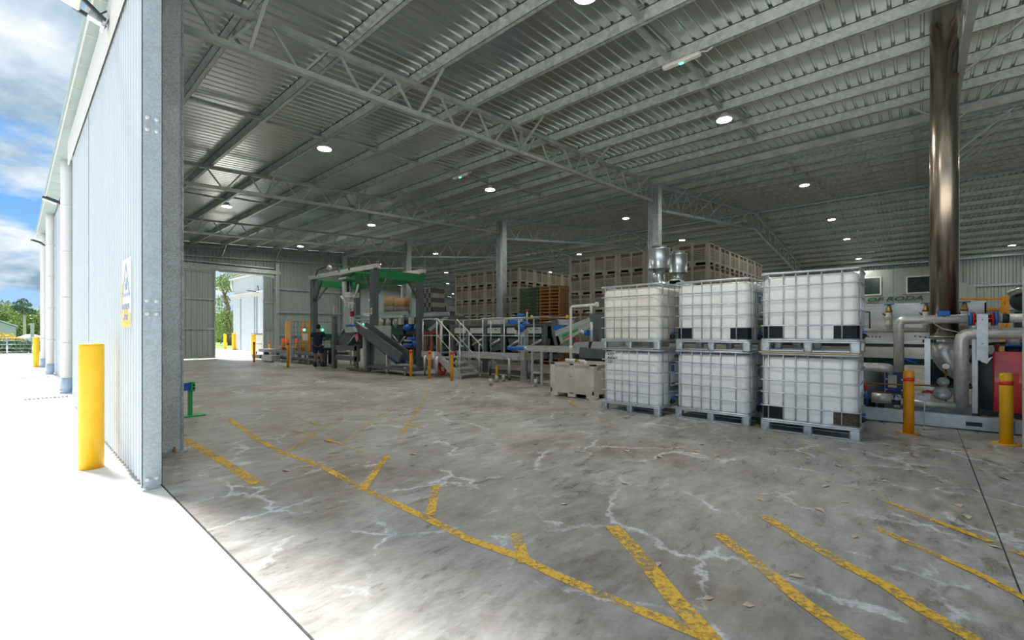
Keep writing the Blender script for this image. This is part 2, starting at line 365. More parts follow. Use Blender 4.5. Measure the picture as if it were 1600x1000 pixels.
# roof sheeting: trapezoidal ribs running down the slope
def sheet(name, x0, z0, x1, z1, y0, y1, lift=.2, pitch=.19):
    prof = []; y = y0; th = .029
    while y < y1:
        prof += [(y, 0), (y+pitch*.68, 0), (y+pitch*.78, th), (y+pitch*.90, th)]; y += pitch
    prof.append((y1, 0)); mb = MB(); n = len(prof); vs = []
    for (x, z) in ((x0, z0), (x1, z1)): vs += [(x, p, z+lift+q) for p, q in prof]
    mb.add(vs, [(i, i+1, n+i+1, n+i) for i in range(n-1)])
    vs = []
    for (x, z) in ((x0, z0), (x1, z1)): vs += [(x, p, z+lift+q+.003) for p, q in prof]
    mb.add(vs, [(n+i, n+i+1, i+1, i) for i in range(n-1)])
    return struct(name, mb, roofm)
sheet('ceiling', .85, zl(.85), MX+.1, zl(MX+.1), Y0, YE)['label'] = 'ribbed steel roof sheeting over the open side of the shed'
sheet('ceiling_main', MX+.1, zm(MX)+.02, RX, zm(RX), Y0, YF)['label'] = 'ribbed roof sheeting rising to the ridge'
sheet('ceiling_far', RX, zm(RX), BX+.1, zm(BX), Y0, YF)['label'] = 'dark ribbed roof sheeting beyond the ridge'
# corrugated wall helper
def corr(axis, pos, a0, a1, z0, z1, depth=.03, pitch=.2, mb=None, zt=None):
    """ribbed cladding standing along X (axis 'X', at y=pos) or along Y (axis 'Y', at x=pos)"""
    mb = mb or MB(); prof = []; a = a0
    while a < a1-1e-6:
        for f, d in ((0, 0), (.30, 0), (.42, 1), (.88, 1)):
            q = a+pitch*f
            if q < a1: prof.append((q, d*depth))
        a += pitch
    prof.append((a1, 0)); n = len(prof)
    for off in (0, .004):
        vs = []
        for k in (0, 1):
            for q, d in prof:
                z = z0 if k == 0 else (zt(q) if zt else z1)
                vs.append((q, pos+d+off, z) if axis == 'X' else (pos+d+off, q, z))
        mb.add(vs, [(i, i+1, n+i+1, n+i) for i in range(n-1)])
    return mb
# end wall with its sliding-door opening (X 7.45 .. 10.0, up to 4.85)
DX0, DX1, DZ = 4.4, 10.55, 4.95
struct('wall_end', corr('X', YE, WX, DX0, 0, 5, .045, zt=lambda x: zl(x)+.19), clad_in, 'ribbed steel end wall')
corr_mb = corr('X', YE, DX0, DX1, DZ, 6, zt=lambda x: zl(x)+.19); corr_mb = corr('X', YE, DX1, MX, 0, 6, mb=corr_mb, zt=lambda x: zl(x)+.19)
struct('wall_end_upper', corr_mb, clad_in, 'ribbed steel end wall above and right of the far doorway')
g_ = MB()
for z in (1.3, 2.7, 4.1): g_.box(DX1, MX, YE-.12, YE-.01, z-.06, z+.06)
struct('trim_3', g_, galv_col, 'wall girts right of the far doorway')
struct('trim_4', MB().box(DX1+.05, DX1+.25, YE-.25, YE-.02, 0, 5.6), galv, 'galvanised jamb post at the far doorway')
h_ = MB().box(2.5, 7.6, YE-.50, YE-.26, 4.80, 4.93).box(2.5, DX1+.3, YE-.32, YE-.02, 4.93, 5.15).box(3.4, DX1, YE-.16, YE+.0, 4.80, 4.94).box(3.4, DX1, YE-.16, YE-.02, 5.25, 5.33)
struct('trim_5', h_, galv, 'header beam and door track over the far doorway')
def slide_panel(nm, x0, x1, y, label, kind_door):
    t = thing(nm, label, 'door', ((x0+x1)/2, y, 0)); t['kind'] = 'structure'
    corr('X', y, x0+.05, x1-.05, .06, 4.8, .03, .25).build('door_sheet', clad_in, t)
    f = MB().box(x0, x0+.06, y-.06, y+.04, .05, 4.82).box(x1-.06, x1, y-.06, y+.04, .05, 4.82)
    for z in (.1, 1.65, 3.25, 4.76): f.box(x0, x1, y-.05, y-.005, z-.045, z+.045)
    f.build('door_frame', galv, t); return t
slide_panel('door_1', 3.3, 7.42, YE-.38, 'ribbed sliding door leaf left of the far doorway', 1)
slide_panel('door_2', 10.0, 11.2, YE+.12, 'narrow ribbed sliding door leaf right of the far doorway', 1)
# far end of main shed, side return, back wall
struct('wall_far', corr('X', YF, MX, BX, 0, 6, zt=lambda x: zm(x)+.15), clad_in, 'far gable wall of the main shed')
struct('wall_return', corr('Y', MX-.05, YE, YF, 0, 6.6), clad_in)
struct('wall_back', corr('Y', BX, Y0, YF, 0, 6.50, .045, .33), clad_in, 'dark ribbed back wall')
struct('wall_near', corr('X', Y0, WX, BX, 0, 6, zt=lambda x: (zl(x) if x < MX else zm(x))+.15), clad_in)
g_ = MB()
for z in (1.4, 3.0, 4.6): g_.box(BX-.14, BX-.01, Y0, YF, z-.07, z+.07)
struct('trim_6', g_, galv_col, 'girts along the back wall')
# open long wall: cladding beyond the doors, header along the opening
struct('wall_front', corr('Y', WX-.01, 12.65, YE, 0, 5.9, .035, .2), clad, 'pale ribbed outside wall beyond the sliding doors')
struct('trim_7', MB().box(.755, .775, Y0, 13.0, 4.90, 5.33).box(.755, .97, Y0, 13.0, 5.33, 5.36).box(.90, .97, Y0, 13.0, 5.18, 5.33).box(.97, 1.2, Y0, 12.65, 5.26, 5.62), trimw, 'cream track cover over the sliding doors')
struct('trim_8', MB().box(1.15, 1.3, Y0, YE, 5.5, 5.75), galv)
gt = MB().box(.68, .97, Y0, YE+.1, 5.60, 5.62).box(.68, .69, Y0, YE+.1, 5.62, 5.84).box(.66, .69, Y0, YE+.1, 5.82, 5.86)
struct('trim_9', gt, soff, 'box gutter along the eave')
gs = MB(); y = -.6
while y < YE:
    gs.box(.68, .96, y-.006, y+.006, 5.592, 5.6); y += 1.02
gs.box(.668, .68, Y0, YE+.1, 5.595, 5.66)
struct('trim_10', gs, trimw, 'gutter lip and brackets')
# ================================================================== ROOF FRAME
def purlin(x, z, y0, y1, flip=1):
    mb = MB(); mb.box(x, x+.006, y0, y1, z, z+.195)
    mb.box(x, x+.075*flip, y0, y1, z, z+.006); mb.box(x, x+.075*flip, y0, y1, z+.19, z+.195); mb.box(x+.07*flip, x+.075*flip, y0, y1, z, z+.02)
    return mb
k = 0; PX = []
x = 2.15
while x < MX-.6:
    k += 1; PX.append(x)
    tag(purlin(x, zl(x), Y0+.05, YE-.02).build('roof_purlin', purl), 'galvanised roof purlin, %s up the slope from the open side' % ORD[k], 'purlin', 'purlins over the open side')
    x += 1.4
tag(MB().box(MX-.02, MX+.10, Y0+.05, YF-.1, zl(MX)-.03, zl(MX)+.17).build('eave_beam', trussm), 'dark valley beam along the inner column tops', 'beam')
PM = []; x = MX+.75; k = 0
while x < RX-.4:
    k += 1; PM.append(x)
    tag(purlin(x, zm(x), Y0+.05, YF-.1).build('roof_purlin', purl), 'roof purlin of the main shed, %s from the inner columns towards the ridge' % ORD[k], 'purlin', 'purlins rising to the ridge')
    x += 1.4
tag(MB().box(RX-.12, RX+.12, Y0+.05, YF-.1, zm(RX)-.02, zm(RX)+.16).build('ridge_beam', galv_col), 'ridge purlin pair at the highest line of the roof', 'beam')
x = RX+1.0; k = 0; PB = []
while x < BX-.3:
    k += 1; PB.append(x)
    tag(purlin(x, zm(x), Y0+.05, YF-.1).build('roof_purlin', purl), 'dark roof purlin, %s beyond the ridge on the far slope' % ORD[k], 'purlin', 'purlins on the far slope')
    x += 1.4
BAYN = {-4.2: 'nearest the flue', 3.2: 'over the white tanks', 10.55: 'over the second bay', 17.9: 'over the third bay', 25.25: 'over the far bay'}
for y, nm in BAYN.items():
    t = thing('purlin_bridging', 'row of short struts between purlins, %s' % nm, 'bracing', (8, y, zl(8)), group='purlin bridging')
    for q in range(len(PX)-1):
        x0, x1 = PX[q], PX[q+1]; yy = y+(.08 if q % 2 else -.08)
        MB().bar((x0+.01, yy, zl(x0)+.13), (x1-.005, yy, zl(x1)+.07), .07, .05).box(x1-.02, x1, yy-.05, yy+.05, zl(x1)-.01, zl(x1)+.16).build('strut', trussm, t)
    for q in range(len(PM)-1):
        x0, x1 = PM[q], PM[q+1]; yy = y+(.08 if q % 2 else -.08)
        MB().bar((x0+.01, yy, zm(x0)+.12), (x1-.005, yy, zm(x1)+.07), .06, .04).box(x1-.02, x1, yy-.04, yy+.04, zm(x1)-.01, zm(x1)+.15).build('strut', trussm, t)
# lean-to trusses
def bl(x): return 5.20+.053*x
TN = {-.5: 'seen edge-on beside the flue', 6.85: 'nearest, ending on the column behind the silver fans', 14.2: 'second from the camera', 21.55: 'third from the camera', 28.9: 'set against the far end wall'}
for y in TR[:5]:
    yy = y-(.14 if y > 28 else 0)
    t = thing('roof_truss', 'lattice steel roof truss, %s' % TN[y], 'truss', (8, yy, 5.6), group='lattice trusses over the open side')
    a0, a1 = 1.25, 14.85
    tp = lambda x: Vector((x, yy, zl(x)-.045)); bp_ = lambda x: Vector((x, yy, bl(x)+.0))
    m1 = MB(); m1.bar(tp(a0), tp(a1), .09, .08); m1.build('top_chord', trussm, t)
    MB().bar(bp_(a0), bp_(a1), .09, .075).build('bottom_chord', trussm, t)
    n = 0; x = a0+.1
    while x+.95 < a1:
        MB().bar(bp_(x+.475), tp(x+.08), .035, .035).build('web_member', trussm, t)
        MB().bar(bp_(x+.55), tp(x+.95), .035, .035).build('web_member', trussm, t)
        x += 1.02
    for xx in (1.3, 7.9, 14.8): MB().bar(bp_(xx), tp(xx), .06, .05).build('vertical_member', trussm, t)
    for q, px_ in enumerate(PX):
        if q % 2 == 1: continue
        sgn = (1, -1)[0]
        MB().bar((px_+.02, yy-.05, bl(px_)), (px_+.05, yy-.75, zl(px_)+.02), .045, .03).build('fly_brace', trussm, t)
        if q % 4 == 0 and y < 20: MB().bar((px_+.02, yy+.05, bl(px_)), (px_+.05, yy+.75, zl(px_)+.02), .045, .03).build('fly_brace', trussm, t)
# main-shed trusses
for i, y in enumerate(TR):
    yy = y-(.2 if y > 50 else 0)
    t = thing('roof_truss', 'dark gable truss across the main shed, %s frame counted from the flue' % ORD[i+1], 'truss', (RX, yy, 6.9), group='gable trusses of the main shed')
    ch = lambda x, d: Vector((x, yy, zm(x)-.06-d))
    def D(x): return .86
    for (p, q) in ((MX+.1, RX), (RX, BX-.1)):
        MB().bar(ch(p, 0), ch(q, 0), .1, .09).build('top_chord', galv_col, t)
        MB().bar(ch(p, .86), ch(q, .86), .1, .09).build('bottom_chord', galv_col, t)
    x = MX+.3
    while x+1.3 < BX:
        MB().bar(ch(x, 0), ch(x+.63, .86), .045, .045).build('web_member', galv_col, t)
        MB().bar(ch(x+.67, .86), ch(x+1.28, 0), .045, .045).build('web_member', galv_col, t)
        x += 1.31
    MB().bar(ch(21.7, .95), ch(21.7, 0), .12, .1).build('vertical_member', galv_col, t)
    for px_ in (PM[:4]+PM[5:8]+PB[:9:2]):
        MB().bar((px_, yy-.06, zm(px_)-.92), (px_+.05, yy-1.15, zm(px_)+.01), .05, .035).build('fly_brace', trussm, t)
# steel columns
COLN = {-.5: 'behind the polished flue', 6.85: 'rising behind the silver extractor fans', 14.2: 'rising behind the stack of grey bins', 21.55: 'beside the palletiser frame', 28.9: 'at the corner of the end wall', 36.25: 'deep in the shed', 43.6: 'deepest in the shed'}
for y in TR[:7]:
    t = thing('steel_column', 'galvanised inner column %s' % COLN[y], 'column', (MX, y, 0), group='inner row of columns')
    top = zl(MX)-.12
    MB().box(MX-.14, MX+.14, y-.19, y-.175, 0, top).box(MX-.14, MX+.14, y+.175, y+.19, 0, top).box(MX-.008, MX+.008, y-.18, y+.18, 0, top).build('shaft', galv, t)
    MB().box(MX-.2, MX+.2, y-.25, y+.25, 0, .025).build('base_plate', galv, t)
for y in TR[1:5]:
    t = thing('steel_column', ['wall column outside the view near the camera','galvanised wall column just inside the open door leaf','wall column behind the sliding doors','wall column further down the outside wall','corner wall column at the far end'][TR.index(y)], 'column', (1.3, y, 0), group='columns of the open wall')
    w2 = .16 if y > 0 else .16
    MB().box(1.08, 1.385, y-.14, y-.125, 0, 5.55).box(1.08, 1.385, y+.125, y+.14, 0, 5.55).box(1.36, 1.375, y-.13, y+.13, 0, 5.55).box(1.08, 1.095, y-.13, y+.13, 0, 5.55).build('shaft', colm, t)
    MB().box(1.385, 1.405, y-.16, y-.10, 0, 5.55).build('edge_flange', galv, t)
    MB().box(1.06, 1.44, y-.2, y+.2, 0, .02).build('base_plate', galv, t)
    for q in (1.15, 1.31): MB().lathe((q, y-.17, .02), [(.02, 0), (.02, .03), (.012, .03), (.012, .06)], 6).build('anchor_bolt', copper, t)
# lamps
def make_lamp():
    t = thing('high_bay_lamp', 'x', 'lamp')
    MB().lathe((0,0,0), [(.165, -.012), (.17, 0), (.16, .03), (.09, .045), (.08, .12), (.02, .13)], 28).build('housing', white_m, t, False)
    MB().lathe((0,0,0), [(.15, -.016), (.15, -.012)], 28).build('lens', ledm, t, False)
    MB().lathe((0,0,0), [(.035, -.02), (.035, -.016)], 16).build('sensor', black, t, False)
    MB().tube([(0,0,.12), (0,0,.17)], .008, 6).tube([(0,0,.19)]+[(0, 0, .22)], .008, 6).build('hook', galv, t, False)
    return t
ll = bpy.data.lights.new('lamp_light', 'AREA'); ll.shape = 'DISK'; ll.size = .30; ll.energy = LAMP; ll.color = (1, .96, .86)
lamp0 = make_lamp(); first = True
lamps = []
for y in (3.22, 10.55, 17.9, 25.25):
    for x in (4.99, 10.59): lamps.append((x, y, zl(x)-.19))
for y in (-4.1, 3.22, 10.6, 17.95, 25.3, 32.6, 39.9, 47.3):
    for x in (19.97, 26.97, 33.22, 40.22): lamps.append((x, y, 7.0 if x < 35 else 6.68))
xn = {4.99: 'above the open side', 10.59: 'second in from the open side', 19.97: 'just past the inner columns', 26.97: 'near the ridge', 33.22: 'beyond the ridge', 40.22: 'by the back wall'}
yn = {-4.1: 'right of the flue', 3.22: 'in the bay over the white tanks', 10.55: 'in the second bay', 17.9: 'in the third bay', 25.25: 'in the bay by the end wall', 10.6: 'in the second bay', 17.95: 'in the third bay', 25.3: 'in the fourth bay', 32.6: 'in the fifth bay', 39.9: 'in the sixth bay', 47.3: 'in the last bay'}
for (x, y, z) in lamps:
    o = clone(lamp0, first, (x, y, z), None, 'high-bay lamp %s, %s' % (xn[x], yn[y]), 'high-bay roof lamps'); 
    if not first: pass
    first = False
    lo = bpy.data.objects.new('lamp_light', ll); C.objects.link(lo); lo.location = (x, y, z-.03)
    if z > 6.66:
        zt = zm(x)+.02
        sp = MB().tube([(0,0,.2), (0,0,zt-z)], .008, 6); ob = sp.build('suspension_cable', galv, o, False)
# emergency batten
def batten(x, y, z, label):
    t = thing('emergency_light', label, 'light', (x, y, z), group='emergency battens')
    MB().rbox(x-.05, x+.05, y-.33, y+.33, z, z+.07, .03, 3, .02).build('diffuser', white_m, t)
    MB().box(x-.02, x+.02, y-.03, y+.03, z-.012, z).build('indicator', ledg, t)
    MB().tube([(x, y-.33, z+.06), (x+.02, y-.42, z+.04), (x, y-.52, z+.06)], .012, 8).build('cord', white_m, t)
batten(7.73, 3.05, zl(7.73)-.10, 'white emergency batten with green indicator under a near purlin')
batten(PX[5], 10.4, zl(PX[5])-.10, 'small emergency batten with green indicator in the second bay')
# ================================================================== OUTSIDE: sliding doors, sign, pipes, floodlights
def outer_door(y0, y1, label, edge):
    t = thing('sliding_door', label, 'door', (.88, y0, 0), group='outside sliding doors')
    corr('Y', .795, y0+.04, y1-.02, .07, 5.2, .030, .15).build('door_sheet', clad, t)
    f = MB().box(.835, .93, y1-.1, y1-.02, .07, 5.2)
    for z in (.12, 1.7, 3.38, 5.1): f.box(.835, .93, y0+.05, y1-.05, z-.05, z+.05)
    f.build('door_frame', galv_door, t)
    if edge:
        MB().box(.795, .945, y0, y0+.012, .035, 5.3).box(.795, .80, y0, y0+.05, .035, 5.3).box(.94, .945, y0, y0+.08, .035, 5.3).build('edge_channel', galv_door, t)
        for z in (3.45, 3.34, 1.755, 1.635, .10):
            for x in (.835, .905):
                MB().lathe((x, y0, z), [(.012, -.016), (.018, -.009), (.018, 0)], 14, 'Y').build('bolt', boltm, t)
        MB().prism([(.83, .035), (.91, .035), (.91, -.0), (.895, .002), (.85, .002)], y0+.0, y0+.09, 'Y').build('guide_bracket', galv_door, t)
    else:
        MB().box(.79, .83, y0, y0+.045, .05, 5.28).build('edge_trim', galv_door, t)
    return t
outer_door(5.3, 9.6, 'pale ribbed sliding door leaf nearest the camera with the orange sign', True)
outer_door(9.62, 12.5, 'pale ribbed sliding door leaf behind the nearest one', False)
tag(MB().box(.83, .9, 9.0, 12.5, .0, .05).build('floor_guide_rail', galv), 'low steel guide rail at the foot of the outside sliding doors', 'rail')
sg = thing('warning_sign', 'tall orange and white warning sign with a triangle on the sliding door', 'sign', (.79, 6.03, 1.5))
A = atx(207.5, 506, .79); B = atx(220.5, 404, .79)
sy0, sy1, sz0, sz1 = 5.82, 6.35, 1.52, 2.22
MB().box(.785, .793, sy0, sy1, sz0, sz1).build('board', labelw, sg)
tri = MB(); cyy = (sy0+sy1)/2
for (p, q) in (((cyy, 2.17), (sy0+.07, 1.86)), ((cyy, 2.17), (sy1-.07, 1.86))):
    tri.bar((.782, p[0], p[1]), (.782, q[0], q[1]), .022, .004, (1,0,0))
tri.bar((.782, sy0+.04, 1.85), (.782, sy1-.04, 1.85), .004, .035, (0,0,1)); tri.build('warning_triangle', signb, sg)
MB().box(.781, .785, sy0, sy1, sz0, 1.66).box(.781, .785, sy1-.05, sy1, 1.66, 1.98).box(.7815, .785, cyy-.12, cyy+.12, 1.66, 1.76).build('orange_panel', signo, sg)
MB().ball((.783, cyy, 2.0), .03, 8, (.1, 1, 1)).box(.78, .785, cyy-.05, cyy+.05, 1.90, 1.97).box(.78, .785, cyy-.07, cyy-.03, 1.90, 2.02).build('pictogram', signb, sg)
for i, (s_, z_, h_) in enumerate((('FORKLIFTS', 1.70, .085), ('IN USE', 1.59, .085))):
    text(s_, signb, h_, (.779, cyy, z_), (math.pi/2, 0, -math.pi/2), sg, 'lettering', align='CENTER')
for y, i in ((15.3, 0), (22.5, 1), (27.2, 2)):
    t = thing('downpipe', ['white downpipe nearest the sliding doors, a grate at its foot','white downpipe second along the outside wall','white downpipe farthest along the outside wall'][i], 'pipe', (.87, y, 0), group='downpipes')
    r = .105
    MB().tube([(.87, y, .22), (.87, y, 5.3), (.87, y, 5.60)], r, 20).build('pipe', pvcw, t)
    MB().tube([(.87, y, .36), (.87, y, .12), (.86, y, .05), (.80, y-.02, .0)], r+.008, 20).build('boot', pvcb, t)
    for z in (1.2, 2.3, 3.4, 4.5): MB().tube([(.87+(r+.004)*math.cos(a*.5236), y+(r+.004)*math.sin(a*.5236), z) for a in range(12)], .012, 6, closed=True).box(.96, 1.008, y-.02, y+.02, z-.02, z+.02).build('bracket', pvcw, t)
for i, (y, x0, x1) in enumerate(((14.3, .15, .85), (21.2, .05, .80))):
    t = thing('drain_grate', ['steel drain grate beside the nearest downpipe','steel drain grate beside the second downpipe'][i], 'grate', ((x0+x1)/2, y, 0), group='yard drain grates')
    MB().box(x0, x1, y-.16, y+.16, .0005, .002).build('pit', dark, t)
    g = MB().box(x0, x1, y-.17, y-.15, 0, .012).box(x0, x1, y+.15, y+.17, 0, .012)
    for q in range(12): xx = x0+(x1-x0)*q/11; g.box(xx-.008, xx+.008, y-.16, y+.16, 0, .012)
    g.build('bars', galv, t)
def floodlight(x, y, z, label, s=1.0):
    t = thing('floodlight', label, 'light', (x, y, z), group='outside floodlights')
    R_ = Matrix.Rotation(math.radians(18), 4, 'Y')
    def tf(mb): mb.v = [tuple(R_ @ (Vector(v)*s)) for v in mb.v]; return mb
    tf(MB().rbox(-.66, -.24, -.15, .15, -.03, .035, .03, 3, .015)).build('housing', darkg if s != 1 else trimw, t, False)
    tf(MB().box(-.64, -.34, -.12, .12, -.036, -.03)).build('lens', cream, t, False)
    fins = MB()
    for q in range(9): fins.box(-.6, -.3, -.12+.03*q-.004, -.12+.03*q+.004, .035, .06)
    tf(fins).build('cooling_fins', dark, t, False)
    tf(MB().bar((-.3, -.17, 0), (0, -.06, -.06), .03, .04).bar((-.3, .17, 0), (0, .06, -.06), .03, .04)).build('bracket', dark, t, False)
    tf(MB().box(-.16, -.02, -.05, .05, -.10, -.01)).build('driver_box', galv, t, False)
    tf(MB().box(-.03, .0, -.08, .08, -.14, .02)).build('wall_plate', galv, t, False)
    tf(MB().tube([(-.1, .06, 0), (-.08, .12, .1), (-.02, .12, .22), (0, .1, .34)], .01, 6)).build('cable', dark, t, False)
floodlight(.755, 7.1, 5.14, 'large floodlight on the track cover over the nearest door leaf')
floodlight(1.005, 15.75, 4.55, 'dark floodlight by the first downpipe', .85)
floodlight(1.005, 26.2, 4.95, 'small dark floodlight at the far end of the outside wall', .85)
def bollard(loc, r, h, label, band, m, group, base=False, cap=True):
    t = thing('bollard', label, 'bollard', (loc[0], loc[1], 0), group=group)
    x, y = loc[0], loc[1]
    MB().lathe((x, y, 0), [(r, 0), (r, h-.02), (r*.97, h)], 24).build('post', m, t)
    if cap: MB().lathe((x, y, h), [(r*.98, 0), (r*.98, .004), (r*.6, r*.16), (r*.1, r*.2)], 24).build('cap', m if not band else m, t)
    if band: MB().lathe((x, y, 0), [(r+.002, h*.90-.055), (r+.002, h*.90+.0)], 24).build('red_band', red, t)
    if base:
        MB().lathe((x, y, 0), [(r*2.1, 0), (r*2.1, .012)], 28).build('base_plate', m, t)
        for a in range(4):
            MB().lathe((x+r*1.65*math.cos(a*1.571+.6), y+r*1.65*math.sin(a*1.571+.6), .012), [(.012, 0), (.012, .016)], 6).build('anchor_bolt', chrome, t)
    return t
bollard((.57, 6.64), .106, 1.33, 'tall thick yellow bollard on the yard slab in front of the door leaf', False, yel, 'outside bollards')
bollard((.66, 27.6), .10, 1.25, 'yellow bollard at the far end of the outside wall behind the downpipes', False, yel, 'outside bollards')
bollard((8.70, .12), .062, .90, 'yellow bollard with red band beside the tanks, in front of the skid', True, yel_o, 'banded floor bollards', True)
bollard((8.72, -.84), .065, .92, 'yellow bollard with red band in front of the red boiler', True, yel, 'banded floor bollards', True)
for (p, i) in (((642, 589), 'left of three in front of the machinery'), ((671, 592), 'middle of three in front of the platform landing'), ((706, 595), 'right of three, at the foot of the stair')):
    g = gp(*p); t = bollard((g.x, g.y), .048, .88, 'slim amber bollard with red top, %s' % i, False, yel_o, 'slim bollards before the platform')
    MB().lathe((g.x, g.y, 0), [(.0495, .78), (.0495, .875)], 20).build('red_band', red, t)
for (p, i, h) in (((397, 566), 'farthest left, in the far doorway', .98), ((450, 574), 'in front of the low roller conveyor', 1.02), ((421, 559), 'short, behind the roller conveyor near the door leaf', .9)):
    g = gp(*p); t = bollard((g.x, g.y), .05, h, 'dark amber bollard with red top, %s' % i, False, yel_o, 'bollards by the far doorway')
    MB().lathe((g.x, g.y, 0), [(.052, h-.08), (.052, h+.002)], 20).build('red_band', redv, t)
# ------------------------------------------------------------------ yellow floor lines
def line(pts, wd, label):
    ps = [gp(*p, .0) for p in pts]; mb = MB()
    L_ = []; R_ = []
    for i, p in enumerate(ps):
        d = (ps[min(i+1, len(ps)-1)]-ps[max(i-1, 0)]).normalized(); n = Vector((-d.y, d.x, 0))*wd/2
        L_.append(p+n); R_.append(p-n)
    line.n = getattr(line, 'n', 0)+1; z = .002+.0004*line.n
    vs = [(q.x, q.y, z) for q in L_]+[(q.x, q.y, z) for q in R_]; n = len(ps)
    mb.add(vs, [(n+i, n+i+1, i+1, i) for i in range(n-1)])
    o = mb.build('floor_line', linef if 'faint' in label or 'thin' in label else linem); tag(o, label, 'floor marking', 'worn yellow floor lines'); o['kind'] = 'structure'
line([(288, 686), (340, 716), (402, 756)], .11, 'short thick worn yellow line by the wall column')
line([(358, 655), (400, 685), (443, 708), (497, 726), (570, 765), (661, 807), (733, 843), (816, 872), (860, 895), (967, 941), (1084, 988), (1130, 1010)], .075, 'long worn yellow line running from the wall column across the foreground')
line([(957, 822), (1003, 872), (1057, 940), (1120, 1008)], .11, 'broad yellow line meeting the long line at the bottom edge')
line([(805, 832), (820, 880)], .08, 'stub of yellow line left of the foreground crossing')
line([(682, 758), (672, 806)], .075, 'stub of yellow line in the middle foreground')
line([(605, 712), (566, 766)], .075, 'stub of yellow line further left, meeting the long line')
line([(1120, 834), (1197, 892), (1248, 936), (1345, 1006)], .09, 'diagonal yellow line first right of the crossing')
line([(1190, 805), (1248, 840), (1319, 882), (1384, 915), (1436, 951), (1540, 1010)], .09, 'diagonal yellow line second right of the crossing')
line([(1368, 825), (1450, 862), (1530, 898), (1610, 940)], .06, 'diagonal yellow line third right of the crossing')
line([(1382, 783), (1473, 819), (1549, 848)], .06, 'diagonal yellow line fourth right of the crossing')
line([(1578, 860), (1612, 872)], .06, 'end of a yellow line at the right edge')
line([(1361, 688), (1440, 697), (1612, 716)], .05, 'thin yellow line along the skid')
line([(1170, 659), (1250, 690), (1300, 712), (1370, 736)], .05, 'faint yellow line passing under the right stack of tanks')
for i, pts in enumerate([[(393, 687), (440, 670)], [(434, 720), (448, 708), (487, 681), (537, 649)], [(453, 671), (474, 676), (540, 697), (568, 708)], [(540, 692), (574, 664), (611, 635)], [(464, 731), (488, 728)], [(516, 714), (530, 708)], [(464, 652), (503, 666)], [(668, 612), (647, 649), (622, 688)], [(608, 657), (660, 669)], [(845, 590), (905, 640), (960, 665)]]):
    line(pts, .07, 'faint worn yellow line, %s of the small ones past the wall column' % ORD[i+1])
# ================================================================== IBC TOTES
BW, BD, BH = 1.2, 1.0, 1.16     # long side along local X; front face at local y = -BD/2
def make_ibc():
    t = thing('ibc_tank', 'x', 'tank')
    x0, x1, y0, y1 = -BW/2, BW/2, -BD/2, BD/2
    MB().rbox(x0+.03, x1-.03, y0+.03, y1-.03, .145, 1.10, .11, 5, .07).build('bottle', tankm, t, False)
    MB().cyl((0, 0), .10, 1.095, 1.135, 24).build('screw_lid', black, t, False)
    # pallet
    p = MB()
    for y in (y0+.06, 0, y1-.06): p.box(x0+.03, x1-.03, y-.035, y+.035, .006, .018)
    p.rbox(x0, x1, y0, y1, .128, .152, .05, 3, .008)
    p.build('pallet_frame', chrome, t, False)
    for xx in (x0+.065, 0, x1-.065):
        for yy in (y0+.06, y1-.06):
            wv = .062 if xx else .055
            m = MB(); m.rbox(xx-wv, xx+wv, yy-.055, yy+.055, .0, .13, .03, 3, .004); m.box(xx-wv*.5, xx-wv*.35, yy-.062 if yy < 0 else yy+.05, yy-.05 if yy < 0 else yy+.062, .03, .11)
            m.box(xx+wv*.35, xx+wv*.5, yy-.062 if yy < 0 else yy+.05, yy-.05 if yy < 0 else yy+.062, .03, .11)
            m.build('foot', galv, t, False)
    def ring(z, r, off):
        pts = []; rc = .07
        for (cx, cy, a0) in ((x1-rc, y1-rc, 0), (x0+rc, y1-rc, 90), (x0+rc, y0+rc, 180), (x1-rc, y0+rc, 270)):
            for k in range(4):
                a = math.radians(a0+30*k); pts.append((cx+(rc+off)*math.cos(a), cy+(rc+off)*math.sin(a), z))
        return MB().tube(pts, r, 8, closed=True)
    ring(1.143, .017, -.012).build('top_rail', chrome, t, False)
    ring(.165, .015, -.012).build('bottom_rail', chrome, t, False)
    for z in (.95, .755, .575, .375): ring(z, .0095, .0).build('hoop', chrome, t, False)
    bars = []
    fx = (-.50, -.335, -.21, -.085, .05, .235, .44)
    for xx in (-.49, -.30, -.145, .005, .165, .395):
        for s in (-1, 1): bars.append((xx, s*(BD/2-.014)))
    for yy in (-.34, -.12, .12, .34):
        for s in (-1, 1): bars.append((s*(BW/2-.014), yy))
    for (bx, by) in bars:
        MB().tube([(bx, by, .16), (bx, by, 1.14)], .0095, 8).build('vertical_bar', chrome, t, False)
    # valve and label on the short side facing the open wall's far right (local +x end)
    v = MB().tube([(x1-.06, 0, .22), (x1-.0, 0, .22), (x1+.02, 0, .20)], .045, 14).build('outlet', black, t, False)
    MB().box(x1-.02, x1+.03, -.02, .16, .275, .295).build('valve_handle', bluep, t, False)
    return t
ibc0 = make_ibc(); KID[ibc0] = kids(ibc0)
